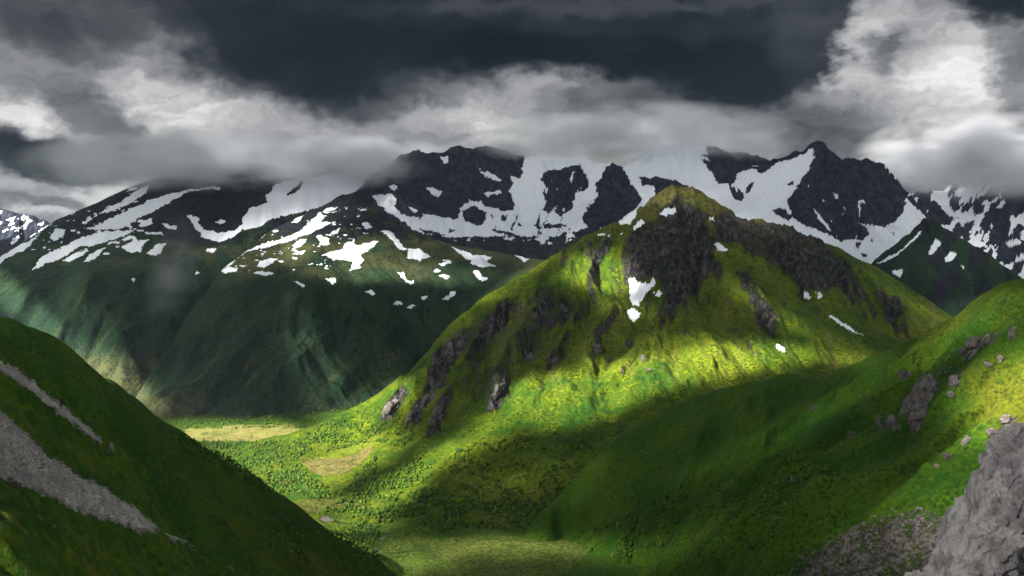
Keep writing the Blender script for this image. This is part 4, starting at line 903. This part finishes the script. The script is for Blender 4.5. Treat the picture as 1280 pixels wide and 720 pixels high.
cell = 24.0
X0, X1, Y0, Y1 = -11000, 7000, -6000, 7400
nx = int((X1 - X0) / cell); ny = int((Y1 - Y0) / cell)
acc = np.zeros(nx * ny); cnt = np.zeros(nx * ny)
for k, L in LAND.items():
    v = L['vis'] & (L['px'] > -60) & (L['px'] < 1340) & (L['py'] < 760)
    x, y, z = L['x'][v], L['y'][v], L['z'][v]
    lit = lit_map(L['px'][v], L['py'][v])
    if 'highest' in k or 'pointed' in k: lit = lit * 0.12 + 0.01
    t = (DECK - z) / SUN[2]
    ix = ((x + t * SUN[0] - X0) / cell).astype(int); iy = ((y + t * SUN[1] - Y0) / cell).astype(int)
    ok = (ix >= 0) & (ix < nx) & (iy >= 0) & (iy < ny)
    w = (y[ok] / 1000.0) ** 2 * (4.0 if 'spur' in k else 1.0)
    idx = iy[ok] * nx + ix[ok]
    acc += np.bincount(idx, lit[ok] * w, nx * ny); cnt += np.bincount(idx, w, nx * ny)
acc = acc.reshape(ny, nx); cnt = cnt.reshape(ny, nx)
def blur(a, n):
    for _ in range(n):
        b = np.pad(a, 1, mode='edge')
        a = (b[:-2, 1:-1] + b[2:, 1:-1] + b[1:-1, :-2] + b[1:-1, 2:] + 2 * a) / 6
    return a
num, den = blur(acc, 1), blur(cnt, 1)
f1 = num / np.maximum(den, 1e-6)
nb, db = blur(acc, 40), blur(cnt, 40)
f2 = nb / np.maximum(db, 1e-9)
wgt = np.clip(den / 0.2, 0, 1)
gap = np.where(db > 1e-5, f1 * wgt + f2 * (1 - wgt), 0.05)
yy, xx = np.mgrid[0:ny, 0:nx]; GX = X0 + (xx + .5) * cell; GY = Y0 + (yy + .5) * cell
far = np.clip(0.10 + 0.25 * fbm(GX / 900, GY / 900, 4, 81), 0, 1)
far = np.where(db > 1e-5, gap, far)
gap = np.clip(blur(far, 1), 0, 1)
step = 1
gp = gap[::step, ::step]; gx_, gy_ = GX[::step, ::step], GY[::step, ::step]
nyy, nxx = gp.shape
lump = 45 * fbm(gx_ / 500, gy_ / 500, 4, 83)
TH = 260.0
offx, offy = SUN[0] / SUN[2] * TH, SUN[1] / SUN[2] * TH
bot = np.stack([gx_, gy_, DECK + lump * 0.0 + 0 * gx_], -1).reshape(-1, 3)
EDGE = np.minimum(np.minimum(np.arange(nxx)[None, :], nxx - 1 - np.arange(nxx)[None, :]), np.minimum(np.arange(nyy)[:, None], nyy - 1 - np.arange(nyy)[:, None]))
th = TH * np.clip(EDGE / 8, 0.02, 1)
top = np.stack([gx_ + SUN[0] / SUN[2] * th, gy_ + SUN[1] / SUN[2] * th, DECK + th], -1).reshape(-1, 3)
q = grid_quads(nyy, nxx); n0 = nyy * nxx
ring = np.concatenate([np.arange(nxx), np.arange(1, nyy) * nxx + nxx - 1, (nyy - 1) * nxx + np.arange(nxx - 2, -1, -1), np.arange(nyy - 2, 0, -1) * nxx])
side = np.stack([ring, np.roll(ring, -1), np.roll(ring, -1) + n0, ring + n0], 1)
faces = np.concatenate([q[:, ::-1], q + n0, side])
dens = 1 - gp.ravel()
m, nt = new_mat('cloud_deck'); g = N(nt)
at = g.n('ShaderNodeAttribute', attribute_name='cover').outputs['Fac']
al = g.math('SUBTRACT', 1.0, g.math('SQRT', g.math('SUBTRACT', 1.0, at, clamp=True)))
tr = g.n('ShaderNodeBsdfTransparent')
tl = g.n('ShaderNodeBsdfTranslucent'); tl.inputs[0].default_value = c4(0.16, 0.18, 0.22)
df = g.n('ShaderNodeBsdfDiffuse'); df.inputs[0].default_value = c4(0.60, 0.63, 0.68)
mx0 = g.n('ShaderNodeMixShader'); mx0.inputs[0].default_value = 0.6; g.link(df.outputs[0], mx0.inputs[1]); g.link(tl.outputs[0], mx0.inputs[2])
mx = g.n('ShaderNodeMixShader'); g.link(al, mx.inputs[0]); g.link(tr.outputs[0], mx.inputs[1]); g.link(mx0.outputs[0], mx.inputs[2])
g.link(mx.outputs[0], g.n('ShaderNodeOutputMaterial').inputs['Surface'])
deck = make_mesh('cloud', np.concatenate([bot, top]), faces, {'cover': np.concatenate([dens, dens])}, m, label='broken grey cloud layer high overhead, letting sun through its gaps', cat='cloud', kind='stuff')
print('deck', time.time() - T0, flush=True)

sd = bpy.data.lights.new('sun', 'SUN'); sd.energy = 5.0; sd.angle = radians(0.53); sd.color = (1.0, 0.955, 0.87)
so = bpy.data.objects.new('sun', sd); COL.objects.link(so)
from mathutils import Vector
so.rotation_euler = Vector(SUN).to_track_quat('Z', 'Y').to_euler(); so.location = (0, 0, 3000)

# ------------------------------------------------------------------ the sky: Nishita behind painted cloud cover, all in directions
EXPO = 2.1
w = bpy.data.worlds.new('World'); scene.world = w; w.use_nodes = True
nt = w.node_tree; nt.nodes.clear(); g = N(nt)
sky = g.n('ShaderNodeTexSky', sky_type='NISHITA'); sky.sun_disc = False; sky.sun_elevation = EL; sky.sun_rotation = math.atan2(SUN[0], SUN[1])
sky.air_density = 1.0; sky.dust_density = 1.5; sky.altitude = 800
d = g.n('ShaderNodeTexCoord').outputs['Generated']
sp = g.n('ShaderNodeSeparateXYZ'); g.link(d, sp.inputs[0])
az = g.math('ARCTAN2', sp.outputs[0], sp.outputs[1]); el = g.math('ARCSINE', sp.outputs[2])
uv = g.n('ShaderNodeCombineXYZ'); g.link(g.math('MULTIPLY', az, F), uv.inputs[0]); g.link(g.math('MULTIPLY', el, F), uv.inputs[1]); uv = uv.outputs[0]
def sky_xy(px, py):
    X, Y, Zz = P(px, py, 1.0)
    return math.atan2(X, 1) * F, math.atan2(Zz, math.hypot(X, 1)) * F
wn = g.noise(g.scale(uv, (0.010, 0.016, 0)), 1.0, 3, 0.55, out=1); wv = g.scale(g.vmath('SUBTRACT', wn, (0.5, 0.5, 0.5)), (90, 46, 0))
wn2 = g.noise(g.scale(uv, (0.034, 0.048, 0)), 1.0, 4, 0.6, out=1); wv2 = g.scale(g.vmath('SUBTRACT', wn2, (0.5, 0.5, 0.5)), (62, 38, 0))
wuv = g.vmath('ADD', g.vmath('ADD', uv, wv), wv2)
lin = lambda s: (s * (1.03 if s > 140 else 1.0 if s > 70 else 0.85) / 255.0) ** 2.2
CL = [  # (px, py, rx, ry, angle, brightness 0-255, strength, softness)
    (640, 150, 1500, 110, 0, 138, .85, .5), (640, -60, 900, 110, 0, 66, .9, .5),
    (20, 90, 90, 60, 0, 140, .8, .8), (110, 110, 120, 60, 10, 128, .7, .8), (150, 40, 70, 40, -30, 118, .6, .8), (60, 10, 160, 36, 0, 74, .85, .7),
    (250, 70, 40, 70, 20, 118, .6, .8), (190, 100, 46, 34, -50, 160, .7, .8), (215, 135, 60, 34, 20, 196, .85, .7), (290, 158, 110, 22, 8, 205, .9, .7), (240, 160, 60, 20, 0, 222, .7, .8), (50, 150, 70, 16, 8, 196, .8, .8), (20, 140, 30, 20, 0, 205, .6, .8),
    (140, 160, 46, 26, 40, 112, .8, .7), (100, 140, 40, 30, 30, 120, .6, .8), (400, 165, 130, 20, 0, 148, .8, .8), (440, 195, 240, 20, 0, 124, .8, .8), (500, 140, 120, 18, -10, 128, .6, .8),
    (80, 197, 190, 22, 3, 52, .97, .5), (230, 205, 130, 18, 5, 70, .85, .7), (120, 242, 130, 12, -6, 205, .95, .6), (60, 248, 60, 9, 8, 104, .8, .6), (15, 226, 50, 8, 0, 150, .7, .7), (0, 246, 30, 8, 0, 96, .6, .8), (40, 262, 60, 5, 0, 190, .7, .7),
    (590, 118, 60, 34, 30, 172, .85, .7), (560, 150, 50, 20, 0, 150, .7, .8), (640, 160, 80, 30, 20, 188, .85, .8), (655, 115, 34, 34, 60, 176, .7, .8), (720, 188, 130, 15, 0, 214, .95, .7), (850, 172, 150, 16, -5, 190, .9, .7), (940, 168, 90, 16, -12, 176, .8, .8),
    (740, 140, 90, 20, 10, 118, .8, .7), (860, 128, 130, 26, 0, 84, .9, .7),
    (330, 40, 150, 60, 25, 52, .92, .5), (370, 88, 125, 36, 8, 44, .92, .6), (650, 36, 380, 52, 2, 52, .95, .5), (930, 50, 135, 72, 0, 58, .97, .22), (700, 66, 340, 25, 3, 31, .92, .7), (480, 72, 140, 36, 8, 32, .8, .8), (940, 100, 110, 30, 4, 40, .9, .5),
    (800, 6, 300, 10, 0, 74, .6, .8), (1010, 40, 36, 50, 0, 72, .5, .8),
    (1110, 90, 54, 90, 0, 172, .9, .35), (1085, 40, 22, 50, 0, 190, .6, .7), (1125, 70, 34, 34, 0, 116, .9, .7), (1160, 20, 40, 34, 20, 150, .7, .8), (1200, 120, 62, 66, 25, 212, .95, .7), (1225, 150, 26, 50, 10, 226, .6, .9), (1150, 150, 80, 24, 0, 178, .8, .8), (1060, 130, 50, 20, 0, 160, .7, .8),
    (1262, 80, 30, 60, 0, 112, .85, .7), (1262, 0, 54, 22, 0, 48, .95, .6), (1274, 160, 24, 40, 0, 150, .6, .8), (990, 150, 90, 22, 0, 104, .85, .7), (1110, 188, 110, 26, 5, 94, .95, .6), (1190, 225, 140, 28, 0, 86, .95, .6), (1270, 205, 60, 30, 0, 110, .8, .7), (1010, 175, 50, 14, 20, 100, .6, .8),
]
val = None
base = g.math('MULTIPLY', g.mapr(g.noise(g.scale(uv, (0.004, 0.008, 0)), 1.0, 4, 0.5), 0.3, 0.7, 0.7, 1.3), g.mapr(sp.outputs[1], 0.55, -0.3, 0.20, 1.35))
val = base
for px, py, rx, ry, an, b, st, so_ in CL:
    cx, cy = sky_xy(px, py)
    v = g.vmath('SUBTRACT', wuv, (cx, cy, 0))
    if an:
        mp = g.n('ShaderNodeMapping', vector_type='POINT'); g.link(v, mp.inputs[0]); mp.inputs['Rotation'].default_value = (0, 0, radians(an)); v = mp.outputs[0]
    r = g.vmath('LENGTH', g.scale(v, (1 / rx, 1 / ry, 0)))
    so_ = so_ * 0.8; t = g.mapr(r, 1 + so_, max(0.0, 1 - so_), 0.0, min(1.0, st * 1.08))
    val = g.fmix(t, val, lin(b))
# wispy texture: soft streaks and lumps, stronger where the cloud is bright
t1 = g.noise(g.scale(wuv, (0.007, 0.022, 0)), 1.0, 6, 0.62, 0.5); t2 = g.noise(g.scale(wuv, (0.024, 0.040, 0)), 1.0, 8, 0.68)
tex = g.math('ADD', g.mapr(t1, 0.28, 0.72, 0.50, 1.50, smooth=False), g.mapr(t2, 0.25, 0.75, -0.20, 0.20, smooth=False))
val = g.math('MULTIPLY', val, tex)
colr = g.ramp(val, [(0.0, (0.62, 0.86, 1.16)), (0.03, (0.80, 0.94, 1.12)), (0.10, (0.95, 0.99, 1.06)), (0.30, (0.98, 0.99, 1.03)), (0.6, (1.0, 1.0, 0.97))])
cc = g.mix(1.0, colr, val, 'MULTIPLY')
cc = g.scale(cc, (1 / 0.1 / 2 ** EXPO,) * 3)
fin = g.mix(0.995, sky.outputs[0], cc)
bg = g.n('ShaderNodeBackground'); g.link(fin, bg.inputs[0]); bg.inputs[1].default_value = 0.1
g.link(bg.outputs[0], g.n('ShaderNodeOutputWorld').inputs['Surface'])
w.cycles.sampling_method = 'MANUAL'; w.cycles.sample_map_resolution = 512

# ------------------------------------------------------------------ camera and render settings
cd = bpy.data.cameras.new('camera'); cd.sensor_width = 36; cd.lens = 36 * F / 1280; cd.shift_y = -(360 - HY) / 1280.0
cd.clip_start = 0.5; cd.clip_end = 120000
co = bpy.data.objects.new('camera', cd); COL.objects.link(co); co.rotation_euler = (radians(90), 0, 0); co.location = (0, 0, 0)
scene.camera = co
vs = scene.view_settings; vs.view_transform = 'Standard'; vs.look = 'None'; vs.exposure = EXPO; vs.gamma = 1; vs.use_curve_mapping = False
cy = scene.cycles; cy.use_denoising = True; cy.denoiser = 'OPENIMAGEDENOISE'; cy.use_adaptive_sampling = True; cy.adaptive_threshold = 0.02
cy.max_bounces = 6; cy.diffuse_bounces = 3; cy.glossy_bounces = 1; cy.transmission_bounces = 3; cy.transparent_max_bounces = 12; cy.volume_bounces = 3
cy.caustics_reflective = False; cy.caustics_refractive = False
print('script', time.time() - T0, flush=True)
